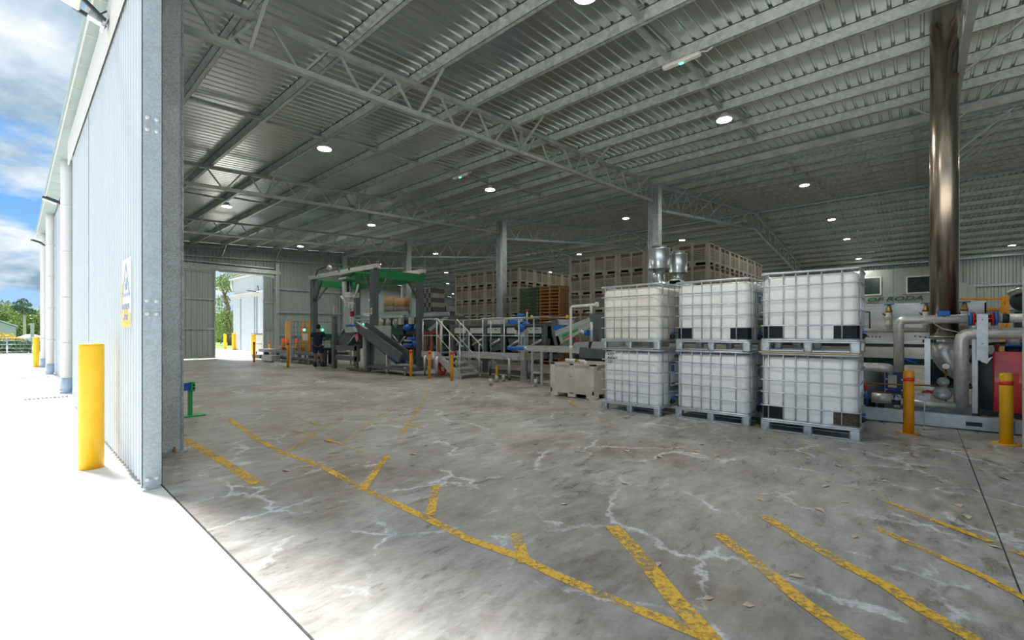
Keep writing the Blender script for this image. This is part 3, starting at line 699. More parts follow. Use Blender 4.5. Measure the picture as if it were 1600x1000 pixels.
def ibc(first, x, y, z, rz, label, black_front=False, plate_mat=None, lowplate=None, aged=False, noise=None):
    o = clone(ibc0, first, (x, y, z), rz, label, 'caged white tanks'); 
    if aged:
        for c in bpy.data.objects:
            if c.parent == o and c.name.startswith('bottle'):
                c.data = c.data.copy(); c.data.materials[0] = tankm_y
    x0, x1, y0, y1 = -BW/2, BW/2, -BD/2, BD/2
    def add(mb, n, m): return mb.build(n, m, o, False)
    if black_front:
        for s in (-1, 1):
            pts = [(s*(BW/2-.30), -BD/2+.026), (s*(BW/2-.10), -BD/2+.024), (s*(BW/2-.045), -BD/2+.045), (s*(BW/2-.024), -BD/2+.10), (s*(BW/2-.024), -BD/2+.26)]
            mb = MB(); n = len(pts)
            mb.add([(a, b, .19) for a, b in pts]+[(a, b, .37) for a, b in pts], [(i, i+1, n+i+1, n+i) for i in range(n-1)]+[(n+i, n+i+1, i+1, i) for i in range(n-1)])
            add(mb, 'corner_protector', speck if black_front == 2 and s == 1 else black)
    if plate_mat:
        mb = MB().box(x1-.004, x1+.003, -.14, .30, .42, .93); add(mb, 'label_plate', plate)
        add(MB().box(x1+.004, x1+.006, -.10, .22, .50, .90), 'label', labelw)
        add(MB().box(x1+.006, x1+.007, -.09, .05, .76, .88), 'label_logo', labelb); add(MB().box(x1+.006, x1+.007, -.07, .18, .53, .56), 'label_strip', labelb)
    return o
# local -y must face the open wall (world -X): rotate +90deg about Z maps local x->world y, local y->-world x ... use -90 so that local +x points to -Y
RZ = -math.pi/2
def place(first, xf, yr, z, label, tilt=0, **k):
    """xf = world X of the face towards the yard, yr = world Y of its right-hand end"""
    return ibc(first, xf+BD/2, yr+BW/2, z, RZ+tilt, label, **k)
place(True, 7.56, .60, .0, 'caged white tank, bottom of the rightmost stack, speckled black corner guard', .03, black_front=2)
place(False, 7.54, .59, 1.185, 'caged white tank, top of the rightmost stack, black corner guards', .02, black_front=1)
place(False, 7.68, 1.95, .0, 'caged white tank, bottom of the middle stack', -.02, plate_mat=1)
place(False, 7.66, 1.93, 1.165, 'caged white tank, top of the middle stack, black corner guards and grey side plate', -.03, black_front=1, plate_mat=1)
place(False, 7.50, 3.30, .0, 'caged white tank, bottom of the left stack, handwriting on its front', -.05, plate_mat=1)
place(False, 7.48, 3.30, 1.165, 'caged yellowish tank, top of the left stack', -.04, aged=True)
place(False, 8.95, 1.50, 1.165, 'aged caged tank standing behind the middle stack, top', 0, aged=True)
place(False, 8.95, 1.50, .0, 'caged tank standing behind the middle stack, bottom', 0)
# timber skid between the tanks of the right stack
t = thing('timber_skid', 'thin rusty timber skid between the two tanks of the rightmost stack', 'pallet', (8.04, 1.19, 1.16))
for xx in (7.58, 8.04, 8.48): MB().box(xx-.05, xx+.05, .60, 1.80, 1.161, 1.178).build('board', woodp, t)
# scribbles on the left bottom tank
sc = thing('pen_marks', 'black handwritten scribble on the front of the bottom left tank', 'marking', (7.5, 4.4, .95))
text('KPO\nINDEX\nCO', black, .07, (7.512, 4.37, 1.03), (math.pi/2, 0, -math.pi/2), sc, 'handwriting', .2, .001)
text('NORK', black, .075, (8.0, 3.285, 1.01), (math.pi/2, 0, 0), sc, 'handwriting', .1, .001)
# ================================================================== PALLET BINS
BN, BHH = 1.165, .765
def make_bin(name, m, label, solid=False):
    t = thing(name, label, 'bin')
    h = BN/2; z0, z1 = .10, BHH-.005
    sh = MB(); th = .03
    # four walls with window recesses built as frame strips
    def wall(px):   # px maps (u, v0, z) -> xyz ; u along the wall, v0 depth inward
        def bx(u0, u1, d0, d1, a, b):
            P = [px(u0, d0, a), px(u1, d1, b)]
            sh.box(P[0][0], P[1][0], P[0][1], P[1][1], P[0][2], P[1][2])
        bx(-h, -h+.12, 0, .05, 0.0, z1); bx(h-.12, h, 0, .05, 0.0, z1)      # corner posts down to the floor
        bx(-.05, .05, 0, .04, z0 if solid else z0, z1)
        bx(-h, h, .0, .045, z1-.03, z1); bx(-h, h, .005, .045, z0, z0+.09); 
        if solid:
            bx(-h+.1, h-.1, .018, .045, z0, z1-.17); bx(-h+.1, h-.1, .04, .05, z1-.17, z1-.02)
            bx(-h+.12, -h+.2, 0, .05, .02, z0+.05); bx(h-.2, h-.12, 0, .05, .02, z0+.05)
            bx(-.10, .10, 0, .06, 0.02, z0+.02)
        else:
            bx(-h+.1, h-.1, .005, .045, z1-.19, z1-.15)
            for k in range(6):
                zz = z0+.10+k*.062; bx(-h+.1, h-.1, .012, .045, zz+.016, zz+.052)
            for u in (-h+.12, h-.15): bx(u, u+.03, .008, .045, z0+.08, z1-.17)
            for u in (-.32, .30): bx(u, u+.02, .014, .045, z0+.08, z1-.17)
            bx(-.12, .12, 0, .05, .0, z0)
    wall(lambda u, d, z: (u, -h+d, z)); wall(lambda u, d, z: (u, h-d, z)); cl_ = lambda u: max(-h+.002, min(h-.002, u))
    wall(lambda u, d, z: (-h+d+.0005, cl_(u), z-.001 if z > .5 else z)); wall(lambda u, d, z: (h-d-.0005, cl_(u), z-.001 if z > .5 else z))
    sh.build('shell', m, t, False)
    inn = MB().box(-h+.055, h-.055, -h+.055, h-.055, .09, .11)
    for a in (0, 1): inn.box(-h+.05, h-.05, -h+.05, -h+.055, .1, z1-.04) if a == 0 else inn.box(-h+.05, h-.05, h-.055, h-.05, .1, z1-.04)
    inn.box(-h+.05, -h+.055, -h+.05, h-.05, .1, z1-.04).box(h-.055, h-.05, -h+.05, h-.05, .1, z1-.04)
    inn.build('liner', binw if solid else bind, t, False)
    return t
bin0 = make_bin('pallet_bin', binm, 'x'); fb = True
def bins(x0, y0, ncol, ndeep, rows, name, group, deeprows):
    global fb
    h = BN+.012
    for r in range(rows):
        for c in range(ncol):
            clone(bin0, fb, (x0+BN/2+random.uniform(-.01, .01), y0+h*(c+.5), (rows-1-r)*BHH), 0,
                  'grey bin, %s row down, %s column from the right, stack %s' % (ORD[r+1], ORD[c+1], name), group); fb = False
    for r in range(deeprows):
        for d in range(1, ndeep):
            clone(bin0, False, (x0+BN/2+h*d, y0+h*.5, (rows-1-r)*BHH), 0,
                  'grey bin, %s row down, %s behind the corner bin, stack %s' % (ORD[r+1], ORD[d], name), group)
bins(16.2, 5.42, 5, 6, 6, 'behind the silver fans', 'grey pallet bins behind the tanks', 6)
bins(16.35, 14.3, 4, 5, 6, 'left of the timber pallets', 'grey pallet bins behind the platform', 6)
# one complete layer keeps the tops closed off behind the front row
# bins at the right edge of the view
for i in range(3):
    b = make_bin('pallet_bin', binp, 'pale vented bin at the right edge of the view, %s of a stack of three' % ['bottom', 'middle', 'top'][i]) if i == 0 else copy_tree(b)
    b.location = (7.99, -1.545, i*BHH); b['label'] = 'pale vented bin at the right edge of the view, %s of a stack of three' % ['bottom', 'middle', 'top'][i]; b['group'] = 'pale bins at the right edge'
# white bin on the floor
b = make_bin('pallet_bin', binw, 'dirty white bin on the floor left of the tanks, a pipe running in', True)
b.location = (8.93, 5.76, 0)
MB().box(-.5, .5, -.5, .5, .58, .60).build('water', stain, b, False)
text('c_c', dark, .06, (8.345, 5.82, .47), (math.pi/2, 0, -math.pi/2), b, 'moulded_mark', 0, .001)
# timber pallets
def make_pallet(mb_mat, dm):
    t = thing('timber_pallet', 'x', 'pallet')
    h = .5825
    d = MB()
    for k in range(7): u = -h+.05+k*(2*h-.1)/6; d.box(-h, h, u-.05, u+.05, .122, .143)
    for u in (-h+.05, 0, h-.05): d.box(-h, h, u-.05, u+.05, 0, .018)
    d.build('deck_boards', mb_mat, t, False)
    b_ = MB()
    for u in (-h+.0255, -.02, h-.07): b_.box(u, u+.045, -h, h, .018, .122)
    b_.build('bearers', dm, t, False)
    return t
pw = make_pallet(wood, wood); first = True
n = 0
for (x, y, gname, nn_) in ((16.75, 12.35, 'in the right stack', 24), (16.72, 13.55, 'in the green-ended left stack', 24)):
    for k in range(nn_):
        o = clone(pw, first, (x+random.uniform(-.012, .012), y+random.uniform(-.012, .012), k*.1475), -math.pi/2 if 'right' in gname else 0,
                  'timber pallet %s, %s from the top' % (gname, (ORD[nn_-k] if nn_-k <= 20 else ['twenty-first', 'twenty-second', 'twenty-third', 'bottom one, twenty-fourth'][nn_-k-21])), 'timber pallets')
        first = False
        if 'green' in gname:
            for c in bpy.data.objects:
                if c.parent == o and c.name.startswith('bearers'):
                    if 'gp_mesh' not in globals(): gp_mesh = c.data.copy(); gp_mesh.materials[0] = greend
                    c.data = gp_mesh
# ================================================================== EXTRACTOR FANS
def fan(px0, px1, pyt, pyb, xx, label, neck):
    c = atx((px0+px1)/2, (pyt+pyb)/2, xx); Z = c.x*sY+c.y*cY; r = (px1-px0)/2*Z/F; zt = H+(519-pyt)*Z/F; zb = H+(519-pyb)*Z/F
    t = thing('extractor_fan', label, 'extractor', (c.x, c.y, 0), group='silver extractor stacks')
    MB().lathe((c.x, c.y, 0), [(r, zb), (r+.012, zb+.01), (r, zb+.03), (r, zt-.05), (r+.01, zt-.04), (r, zt-.02), (r*.72, zt-.015), (r*.70, zt+.05), (r*.66, zt+.05)], 40).build('drum', ductm, t)
    pts = [(c.x, c.y, zb+.01), (c.x, c.y, zb-.22)]
    if neck:
        for k in range(1, 7): a = k*15*math.pi/180; pts.append((c.x, c.y-.32*(1-math.cos(a)), zb-.22-.32*math.sin(a)))
        pts.append((c.x, c.y-.9, zb-.54))
        MB().tube(pts, r*.55, 24).build('duct_elbow', ductm, t)
    else:
        MB().tube(pts, r*.50, 24).build('neck', ductm, t)
        MB().lathe((c.x-.08, c.y+.03, zb-.40), [(.05, -.12), (.24, -.12), (.24, .12), (.05, .12)], 28, 'X').box(c.x-.2, c.x+.04, c.y-.15, c.y+.15, zb-.40, zb-.2).build('blower_housing', cream, t)
        MB().lathe((c.x-.22, c.y+.03, zb-.42), [(.07, -.08), (.07, .02)], 16, 'X').build('motor', darkg, t)
    MB().box(c.x+.05, c.x+.13, c.y+.0, c.y+.08, 0, zb-.3).box(c.x-.2, c.x+.3, c.y-.25, c.y+.25, zb-.72, zb-.66).build('support', galv, t)
fan(1013, 1046, 388, 421, 11.0, 'larger silver extractor drum with a bent duct above the left tanks', True)
fan(1046, 1073, 396, 427, 11.6, 'smaller silver extractor drum with a beige blower above the tanks', False)
# ================================================================== HEATING PLANT ON THE RIGHT
X0 = 9.55
t = thing('equipment_skid', 'long galvanised steel skid frame carrying the heating plant', 'skid', (X0, 1.0, 0))
sk = MB()
for xx in (X0, 11.2):
    sk.box(xx, xx+.08, -3.2, 4.6, .165, .215); sk.box(xx, xx+.08, -3.2, 4.6, .02, .045); sk.box(xx+.035, xx+.045, -3.2, 4.6, .04, .17)
for y in (-2.6, -1.2, .3, 1.8, 3.3): sk.box(X0+.05, 11.25, y-.04, y+.04, .06, .16)
sk.build('frame', chrome, t)
a_ = atx(1509, 665, X0+.03); MB().box(X0+.028, X0+.034, atx(1535, 665, X0+.03).y, a_.y, .065, .125).build('fork_slot', dark, t)
y_ = atx(1582, 670, X0).y
MB().box(X0-.03, X0+.0, y_-.02, y_+.02, .0, .2).build('fixing_bracket', bluep, t)
# flue
fx_, fy_ = 10.42, -.30
t = thing('flue_pipe', 'tall polished brown-silver flue pipe rising through the roof', 'flue', (fx_, fy_, 0))
MB().cyl((fx_, fy_), .178, 1.36, 7.2, 48).build('pipe', flue_m, t)
for z in (1.39,): MB().lathe((fx_, fy_, z), [(.179, -.012), (.186, -.01), (.186, .01), (.179, .012)], 40).build('band', stain, t)
MB().lathe((fx_, fy_, 1.33), [(.18, -.035), (.205, -.03), (.205, .0), (.18, .005)], 32).build('clamp_ring', stain, t)
for k in range(8):
    a = k*math.pi/4; MB().lathe((fx_+.2*math.cos(a), fy_+.2*math.sin(a), 1.315), [(.022, -.03), (.022, .03)], 8).build('clamp_bolt', chrome, t)
pts = [(fx_, fy_, 1.31)]
for k in range(1, 8): a = k*90/7*math.pi/180; pts.append((fx_, fy_-.36*(1-math.cos(a)), 1.22-.42*math.sin(a)))
pts += [(fx_, fy_-.62, .80)]
MB().tube(pts, .176, 32).build('elbow', stain, t)
MB().tube([(fx_, fy_-.47, .80), (fx_, fy_-.49, .80)], .186, 32).build('joint_band', stain_d, t)
# post under the flue collar
p1 = atx(1449, 530, 10.0)
t = thing('support_post', 'slim galvanised post left of the flue elbow', 'post', (10.0, p1.y, .2))
MB().box(9.97, 10.03, p1.y-.035, p1.y-.028, .215, 1.36).box(9.965, 9.975, p1.y-.035, p1.y+.035, .215, 1.36).build('angle', chrome, t)
MB().bar((9.98, p1.y+.05, 1.32), (10.1, p1.y-.1, 1.32), .03, .05).build('clamp', dark, t)
# lagged pipes
def elbow(pts, r, m, name, label, cat='pipe', n=18, seg=4):
    """pipe through points with rounded corners"""
    P = [Vector(p) for p in pts]; out = [P[0]]
    for i in range(1, len(P)-1):
        d1 = (P[i-1]-P[i]).normalized(); d2 = (P[i+1]-P[i]).normalized(); R = min(r*1.5, (P[i-1]-P[i]).length*.45, (P[i+1]-P[i]).length*.45)
        a, b = P[i]+d1*R, P[i]+d2*R
        for k in range(seg+1): u = k/seg; out.append(a*(1-u)**2+P[i]*2*u*(1-u)+b*u*u)
    out.append(P[-1]); mb = MB().tube(out, r, n)
    return mb.build(name, m) if label is None else tag(mb.build(name, m), label, cat)
xp = 9.9
zA = atx(1460, 499, xp).z; yA = atx(1404, 500, xp).y
elbow([(xp+.12, yA, .80), (xp, yA, zA), (xp, atx(1512, 500, xp).y, zA)], .068, foil, 'lagged_pipe', 'foil-lagged pipe rising from the blue heat exchanger and turning right to the red valve')
vL, vR = atx(1516, 498, xp).y, atx(1556, 497, xp).y
t = thing('butterfly_valve', 'dark red valve with bright blue flanges on the upper lagged pipe', 'valve', (xp, (vL+vR)/2, zA))
for y, m, r in ((vL, bluep, .105), (vL-.035, redv, .105), (vR+.035, redv, .105), (vR, bluep, .105)): MB().lathe((xp, y, zA), [(r, -.014), (r, .014)], 24, 'Y').build('flange', m, t)
MB().tube([(xp, vL-.03, zA), (xp, (vL+vR)/2+.05, zA), (xp, (vL+vR)/2, zA), (xp, (vL+vR)/2-.05, zA), (xp, vR+.03, zA)], .05, 18, [.05, .06, .09, .06, .05]).build('body', redv, t)
for k in range(6):
    a = k*1.047; MB().tube([(xp+.085*math.cos(a), vL+.02, zA+.085*math.sin(a)), (xp+.085*math.cos(a), vR-.02, zA+.085*math.sin(a))], .008, 6).build('stud', chrome, t) if k < 4 else None
elbow([(xp, vR-.015, zA), (xp, -3.0, zA)], .066, foil, 'lagged_pipe', 'foil-lagged pipe leaving the red valve towards the right edge')
tag(MB().lathe((xp, atx(1571, 497, xp).y, zA), [(.069, -.035), (.069, .035)], 20, 'Y').build('pipe_tape', black), 'band of black tape on the lagged pipe right of the red valve', 'tape')
zC = atx(1560, 519, 10.0).z; yC = atx(1501, 520, 10.0).y
elbow([(9.85, yC-.0, .30), (9.85, yC, zC-.02), (9.95, -3.0, zC-.01)], .085, foil, 'lagged_pipe', 'thick foil-lagged riser right of the flue turning right along the upper level', seg=3)
zD = .31
elbow([(9.85, yC+.06, zD), (9.85, atx(1420, 632, 9.85).y+.1, zD)], .062, foil, 'lagged_pipe', 'low foil-lagged pipe behind the left banded bollard')
elbow([(9.85, atx(1393, 630, 9.85).y, zD+.04), (9.85, atx(1362, 630, 9.85).y, zD+.04)], .085, foil, 'lagged_pipe', 'short fat foil-lagged pipe at the foot of the heat exchanger')
zB = atx(1370, 574, 10.0).z
elbow([(10.15, atx(1392, 574, 10.15).y, zB-.05), (10.0, atx(1388, 574, 10.0).y, zB), (10.0, 2.4, zB)], .075, foil, 'lagged_pipe', 'foil-lagged pipe running left from the top of the heat exchanger')
# flange pair at the left end of the low pipe
t = thing('pipe_flange', 'red and blue flange pair beside the right stack of tanks', 'flange', (9.85, 1.0, zD+.04))
yF_ = atx(1355, 632, 9.85).y
MB().lathe((9.85, yF_, zD+.04), [(.11, -.015), (.11, .015)], 22, 'Y').build('blue_flange', bluep, t)
MB().lathe((9.85, yF_+.06, zD+.04), [(.11, -.015), (.11, .015)], 22, 'Y').build('red_flange', redv, t)
MB().box(9.8, 9.9, yF_+.08, yF_+.3, zD-.03, zD+.12).build('pump_body', dark, t)
MB().tube([(9.75, yF_+.05, zD+.3), (9.75, yF_-.0, zD+.2)], .03, 8).build('red_lever', red, t)
# heat exchanger
t = thing('heat_exchanger', 'dark blue plate heat exchanger with a beige name plate', 'heat exchanger', (10.3, .25, .2))
ya, yb = atx(1412, 570, 10.15).y, atx(1383, 570, 10.15).y; zt_, zb_ = atx(1400, 569, 10.15).z, .215
MB().box(10.15, 10.20, ya, yb, zb_, zt_).build('front_plate', bluex, t)
MB().box(10.50, 10.54, ya, yb, zb_, zt_).build('rear_plate', bluex, t)
pk = MB()
for k in range(14): pk.box(10.21+k*.02, 10.222+k*.02, ya+.03, yb-.03, zb_+.04, zt_-.04)
pk.build('plate_pack', stain, t)
MB().box(10.14, 10.15, ya+.09, yb-.04, atx(1400, 606, 10.15).z, atx(1400, 586, 10.15).z).build('name_plate', cream, t)
for yy in (ya+.02, yb-.02):
    for k in range(4): z = zb_+.08+k*(zt_-zb_-.16)/3; MB().tube([(10.10, yy, z), (10.56, yy, z)], .012, 8).build('tie_bolt', chrome, t)
for yy, z in ((ya+.08, .36), (yb-.08, .36)): MB().tube([(10.08, yy, z), (10.15, yy, z)], .055, 18).build('port', chrome, t)
# copper pipes and gauges
def cp(pts, r, label, m=None): return tag(MB().tube(pts, r, 10).build('copper_pipe', m or copper), label, 'pipe')
q1 = atx(1340, 599, 9.9); q2 = atx(1410, 604, 9.9); q3 = atx(1520, 605, 9.9)
cp([(9.9, q1.y+.2, q1.z), (9.9, q3.y, q3.z)], .012, 'upper thin copper pipe crossing in front of the heat exchanger')
cp([(9.93, q1.y+.1, q1.z-.10), (9.93, atx(1408, 615, 9.93).y, q1.z-.14), (10.1, atx(1410, 615, 10).y, q1.z-.14)], .010, 'lower short copper pipe at the heat exchanger')
cp([(9.9, atx(1447, 618, 9.9).y, .52), (9.9, atx(1478, 618, 9.9).y, .50)], .012, 'copper stub with a red handle below the gauge')
t = thing('blue_tubing', 'thin blue tubes in front of the heat exchanger', 'tubing', (9.95, .3, .5))
for z in (.52, .43): MB().tube([(9.92, atx(1366, 610, 9.92).y, z), (9.92, atx(1400, 610, 9.92).y, z-.02), (10.0, atx(1404, 610, 9.92).y, z-.06)], .008, 6).build('tube', bluep, t)
for dz in (0, .06): MB().tube([(10.0, atx(1408, 562, 10).y, 1.03), (10.0, atx(1434, 561+dz*100, 10).y, 1.02-dz*1.2)], .012, 6).build('tube', bluep, t)
gy = atx(1475, 600, 9.88).y; 
t = thing('gas_regulator', 'grey round gas regulator with a dial gauge on top, right of the flue post', 'regulator', (9.88, gy, .2))
MB().lathe((9.86, gy+.02, .50), [(.0, -.05), (.10, -.045), (.115, 0), (.10, .03), (.0, .035)], 24, 'X').build('diaphragm', galv, t)
MB().lathe((9.86, gy+.01, .68), [(.0, -.05), (.07, -.045), (.075, 0), (.05, .05), (.0, .05)], 20, 'X').build('bonnet', galv, t)
MB().tube([(9.86, gy-.02, .30), (9.86, gy-.02, .88)], .012, 8).build('stem', copper, t)
MB().lathe((9.84, gy-.02, .93), [(.0, -.02), (.05, -.018), (.05, .02), (.0, .02)], 24, 'X').build('dial_gauge', dark, t)
MB().lathe((9.815, gy-.02, .93), [(.045, 0), (.045, .004)], 24, 'X').build('dial_face', labelw, t)
MB().tube([(9.86, gy+.12, .50), (9.86, gy+.26, .50)], .018, 10).build('red_sleeve', red, t)
MB().box(9.84, 9.88, gy-.03, gy+.01, .42, .62).build('brass_block', brass, t)
# big angle bracket (upright channel) and its post
by0, by1 = atx(1544, 500, 9.78).y, atx(1526, 500, 9.78).y; bz1, bz0 = atx(1535, 491, 9.78).z, atx(1535, 563, 9.78).z
t = thing('channel_bracket', 'pale galvanised channel hanging in front of the red valve', 'bracket', (9.78, (by0+by1)/2, bz0))
MB().box(9.77, 9.78, by0, by1, bz0, bz1).box(9.78, 9.83, by0, by0+.008, bz0, bz1).box(9.78, 9.83, by1-.008, by1, bz0, bz1).build('channel', chrome, t)
for z in (bz0+.25, bz1-.08): MB().lathe((9.77, (by0+by1)/2, z), [(.008, -.008), (.008, 0)], 8, 'X').build('bolt', dark, t)
MB().prism([(by1-.01, bz0+.02), (by0+.02, bz0+.02), (by0-.05, bz0+.06), (by0+.01, bz0-.05), ((by0+by1)/2, bz0-.03)], 9.79, 9.8, 'X').build('torn_foil', foil, t)
py = atx(1524, 520, 9.9).y
tag(MB().box(9.93, 9.94, py-.035, py+.035, .215, zA-.1).box(9.93, 10.0, py-.035, py-.028, .215, zA-.1).build('support_post', chrome), 'tall galvanised post left of the dark boiler side panel', 'post')
# boiler
t = thing('boiler', 'red and charcoal boiler cabinet behind the right banded bollard', 'boiler', (10.6, -1.4, .22))
yr0 = atx(1553, 600, 10.05).y; yd = atx(1530, 600, 10.2).y
MB().rbox(10.20, 11.3, -2.4, yd, .26, 1.12, .02, 2, .01).build('body', darkg, t)
MB().rbox(10.05, 10.20, -2.3, yr0, .25, atx(1555, 549, 10.05).z, .012, 2, .008).build('red_front_panel', redp, t)
MB().box(10.08, 11.25, -2.4, yd-.05, .215, .26).build('plinth', dark, t)
c_ = atx(1558, 545, 10.2)
MB().lathe((10.25, c_.y, 1.12), [(.03, 0), (.03, .06), (.022, .06), (.022, .11)], 12).build('relief_valve', brass, t)
MB().lathe((10.25, c_.y, 1.23), [(.032, 0), (.03, .05), (.01, .055)], 12).build('red_cap', redv, t)
c_ = atx(1583, 540, 10.3)
MB().lathe((10.3, c_.y, 1.12), [(.09, 0), (.09, .13)], 20).build('outlet_sleeve', black, t)
MB().lathe((10.3, c_.y, 1.25), [(.14, 0), (.14, .02)], 24).build('blue_flange', bluep, t)
MB().lathe((10.3, c_.y, 1.27), [(.08, 0), (.07, .16)], 20).build('outlet_collar', foil, t)
MB().tube([(10.4, yd+.1, .9), (10.3, yd+.05, 1.15), (10.3, yd-.1, 1.28), (10.35, yd-.35, 1.30), (10.4, yd-.6, 1.28)], .022, 10).build('hose', black, t)
# pressure vessel
c_ = atx(1352, 600, 10.8)
t = thing('pressure_vessel', 'grey domed pressure vessel partly behind the right stack of tanks', 'vessel', (10.8, c_.y, 0))
MB().lathe((10.8, c_.y, .215), [(.10, 0), (.24, .06), (.25, .12), (.25, .42), (.22, .54), (.12, .62), (.02, .64)], 28).build('shell', plate, t)
MB().lathe((10.8, c_.y, 0), [(.16, 0), (.15, .22)], 20).build('foot_ring', dark, t)
# thin strut bent plate leaning
l0, l1 = gp(1443, 671), None
t = thing('bent_plate', 'bent galvanised plate leaning against the skid', 'plate', (9.3, l0.y, 0))
yy = l0.y
MB().bar((9.15, yy, 0), (9.42, yy-.01, .27), .06, .012, (0, 1, 0)).bar((9.42, yy-.01, .27), (9.50, yy-.02, .40), .06, .012, (0, 1, 0)).prism([(yy-.08+.02, .40), (yy+.05, .40), (yy+.12, .49), (yy-.04, .47)], 9.50, 9.51, 'X').build('plate', galv, t)
# stainless trough tank
TX = 10.95
t = thing('stainless_trough', 'long stainless steel trough behind the flue and lagged pipes', 'trough', (TX, 1.5, 1.2))
yl, yr = 4.6, atx(1541, 480, TX).y
MB().box(TX, TX+.02, yr, yl, 1.50, 1.97).box(TX+1.1, TX+1.12, yr, yl, 1.50, 1.97).box(TX, TX+1.1, yr, yr+.02, 1.3, 1.97).box(TX, TX+1.12, yr, yl, 1.48, 1.5).build('upper_wall', stain, t)
MB().box(TX-.02, TX+.03, yr, yl, 1.965, 1.99).build('rim', chrome, t)
MB().box(TX-.03, TX-.01, yr+.03, yl, 1.25, 1.50).build('lower_panel', stain, t)
hp = MB()
for px_ in (1357, 1363, 1369, 1375, 1430, 1438, 1446, 1452):
    c_ = atx(px_, 527, TX-.03); hp.ball((TX-.035, c_.y, c_.z+.01*(px_ % 3)), .014, 6, (.3, 1, 1))
hp.build('drain_holes', dark, t)
MB().box(TX, TX+1.1, yr+.02, yl, 1.18, 1.25).build('shadow_gap_fill', dark, t)  # dark box painting the shaded gap below the trough panel
MB().box(TX-.05, TX-.02, yr+.03, yl, 1.06, 1.19).box(TX-.05, TX-.02, yr+.03, yl, .985, 1.055).build('lower_beam', stain_b, t)
for y in (2.6, .55, -.72): MB().box(TX+.2, TX+.3, y-.05, y+.05, 0, 1.2).build('leg', stain_d, t)
MB().box(TX+.15, TX+.2, yr+.1, yl, .86, .98).build('green_rail', greend, t)
MB().box(TX+.4, TX+.7, 1.0, 2.2, .4, .9).build('gearbox_cover', dark, t); MB().box(TX+.5, TX+.8, -.7, -.1, .45, .95).build('gearbox_cover', dark, t)
# PVC manifold with three valves
zM = 1.50; mX = TX-.16
t = thing('pvc_manifold', 'ivory plastic manifold with three risers and blue-handled brass valves', 'pipework', (mX, .5, zM))
MB().tube([(mX, 4.2, zM), (mX, atx(1507, 517, mX).y, zM-.0)], .04, 16).build('header_pipe', cream, t)
for px_ in (1389, 1447, 1507):
    y = atx(px_, 500, mX).y
    MB().tube([(mX, y, zM-.02), (mX, y, zM+.33)], .045, 16).build('riser', cream, t)
    for dz in (.08, .20): MB().lathe((mX, y, zM+dz), [(.052, 0), (.056, .01), (.056, .06), (.052, .07)], 18).build('coupling', cream, t)
    MB().tube([(mX, y, zM+.30), (mX+.16, y, zM+.33)], .04, 12).build('branch', cream, t)
    MB().lathe((mX, y, zM+.33), [(.05, 0), (.05, .03), (.038, .06), (.03, .11), (.016, .14)], 10).build('valve_bonnet', brass, t)
    MB().lathe((mX, y, zM+.475), [(.014, -.03), (.02, -.005), (.075, -.006), (.078, .006), (.02, .01)], 16).build('handwheel', bluep, t)
    MB().tube([(mX-.0, y+.05, zM+.27), (mX-.02, y+.09, zM+.31)], .01, 6).build('lever', dark, t)
MB().tube([(mX-.01, atx(1359, 480, mX).y, zM), (mX-.01, atx(1359, 480, mX).y, zM+.34), (mX-.01, atx(1345, 480, mX).y, zM+.36)], .012, 8).build('hose', dark, t)
# blue sensor with cable on upper pipe
c_ = atx(1475, 490, 9.86)
t = thing('temperature_sensor', 'small blue sensor box with a white cable in front of the flue', 'sensor', (9.86, c_.y, c_.z-.06))
MB().rbox(9.82, 9.90, c_.y-.07, c_.y+.07, c_.z-.035, c_.z+.045, .012, 2, .01).build('box', bluep, t)
MB().lathe((9.86, c_.y, c_.z-.07), [(.02, 0), (.02, .035)], 10).build('stem', brass, t)
e_ = atx(1500, 520, 9.80)
MB().tube([(9.84, c_.y+.08, c_.z-.01), (9.80, c_.y+.13, c_.z-.06), (9.79, c_.y+.11, c_.z-.16), (9.79, c_.y+.02, c_.z-.24), (9.79, c_.y-.12, c_.z-.28), (9.80, e_.y, e_.z)], .006, 6).build('cable', cream, t)
# ================================================================== OFFICE, YELLOW PLATFORM, BACK
OX = 41.0
def oz(px, py): return atx(px, py, OX)
t = thing('site_office', 'grey-green panel office box with windows under the back roof', 'office', (OX, 4, 0))
topz = oz(1400, 417.5).z-.1; yR = oz(1489, 440).y
MB().box(OX, BX-.2, yR, 9.0, 0, topz).build('wall', panel, t)
for (xa, xb, ya, yb) in ((1340, 1375, 435, 460), (1418, 1475, 432, 456)):
    a, b = oz(xa, ya), oz(xb, yb); c2 = oz(xa, yb); 
    z1, z0 = (a.z+oz(xb, ya).z)/2, (b.z+c2.z)/2
    f = MB().box(OX-.04, OX, b.y-.06, a.y+.06, z0-.08, z0).box(OX-.04, OX, b.y-.06, a.y+.06, z1, z1+.08).box(OX-.04, OX, b.y-.08, b.y, z0, z1).box(OX-.04, OX, a.y, a.y+.08, z0, z1).build('window_frame', white_m, t)
    MB().box(OX-.02, OX-.01, b.y, a.y, z0, z1).build('window_pane', glassd, f)
s0 = MB()
for px_ in (1396, 1441): s0.box(OX-.005, OX, oz(px_, 450).y-.012, oz(px_, 450).y+.012, 0, topz)
s0.build('panel_joint', plate, t)
a = oz(1353.5, 471); b = oz(1411, 465)
text('OF RODA', dgreen, (oz(1400, 464).z-oz(1400, 470.5).z)*1.35, (OX-.02, a.y, (oz(1380, 470.5).z)), (math.pi/2, 0, -math.pi/2), t, 'lettering', .25, .01, sx=1.75)
MB().tube([(OX-.02, oz(1413+4*math.cos(q*.5), 465-5*math.sin(q*.5)).y, oz(1413, 465-5*math.sin(q*.5)).z) for q in range(-2, 5)], .02, 4).build('swoosh', plate, t)
MB().box(OX-.02, OX, oz(1374, 473).y, oz(1354, 473).y, oz(1365, 473.2).z, oz(1365, 472.4).z).build('subtitle_strip', redt, t)
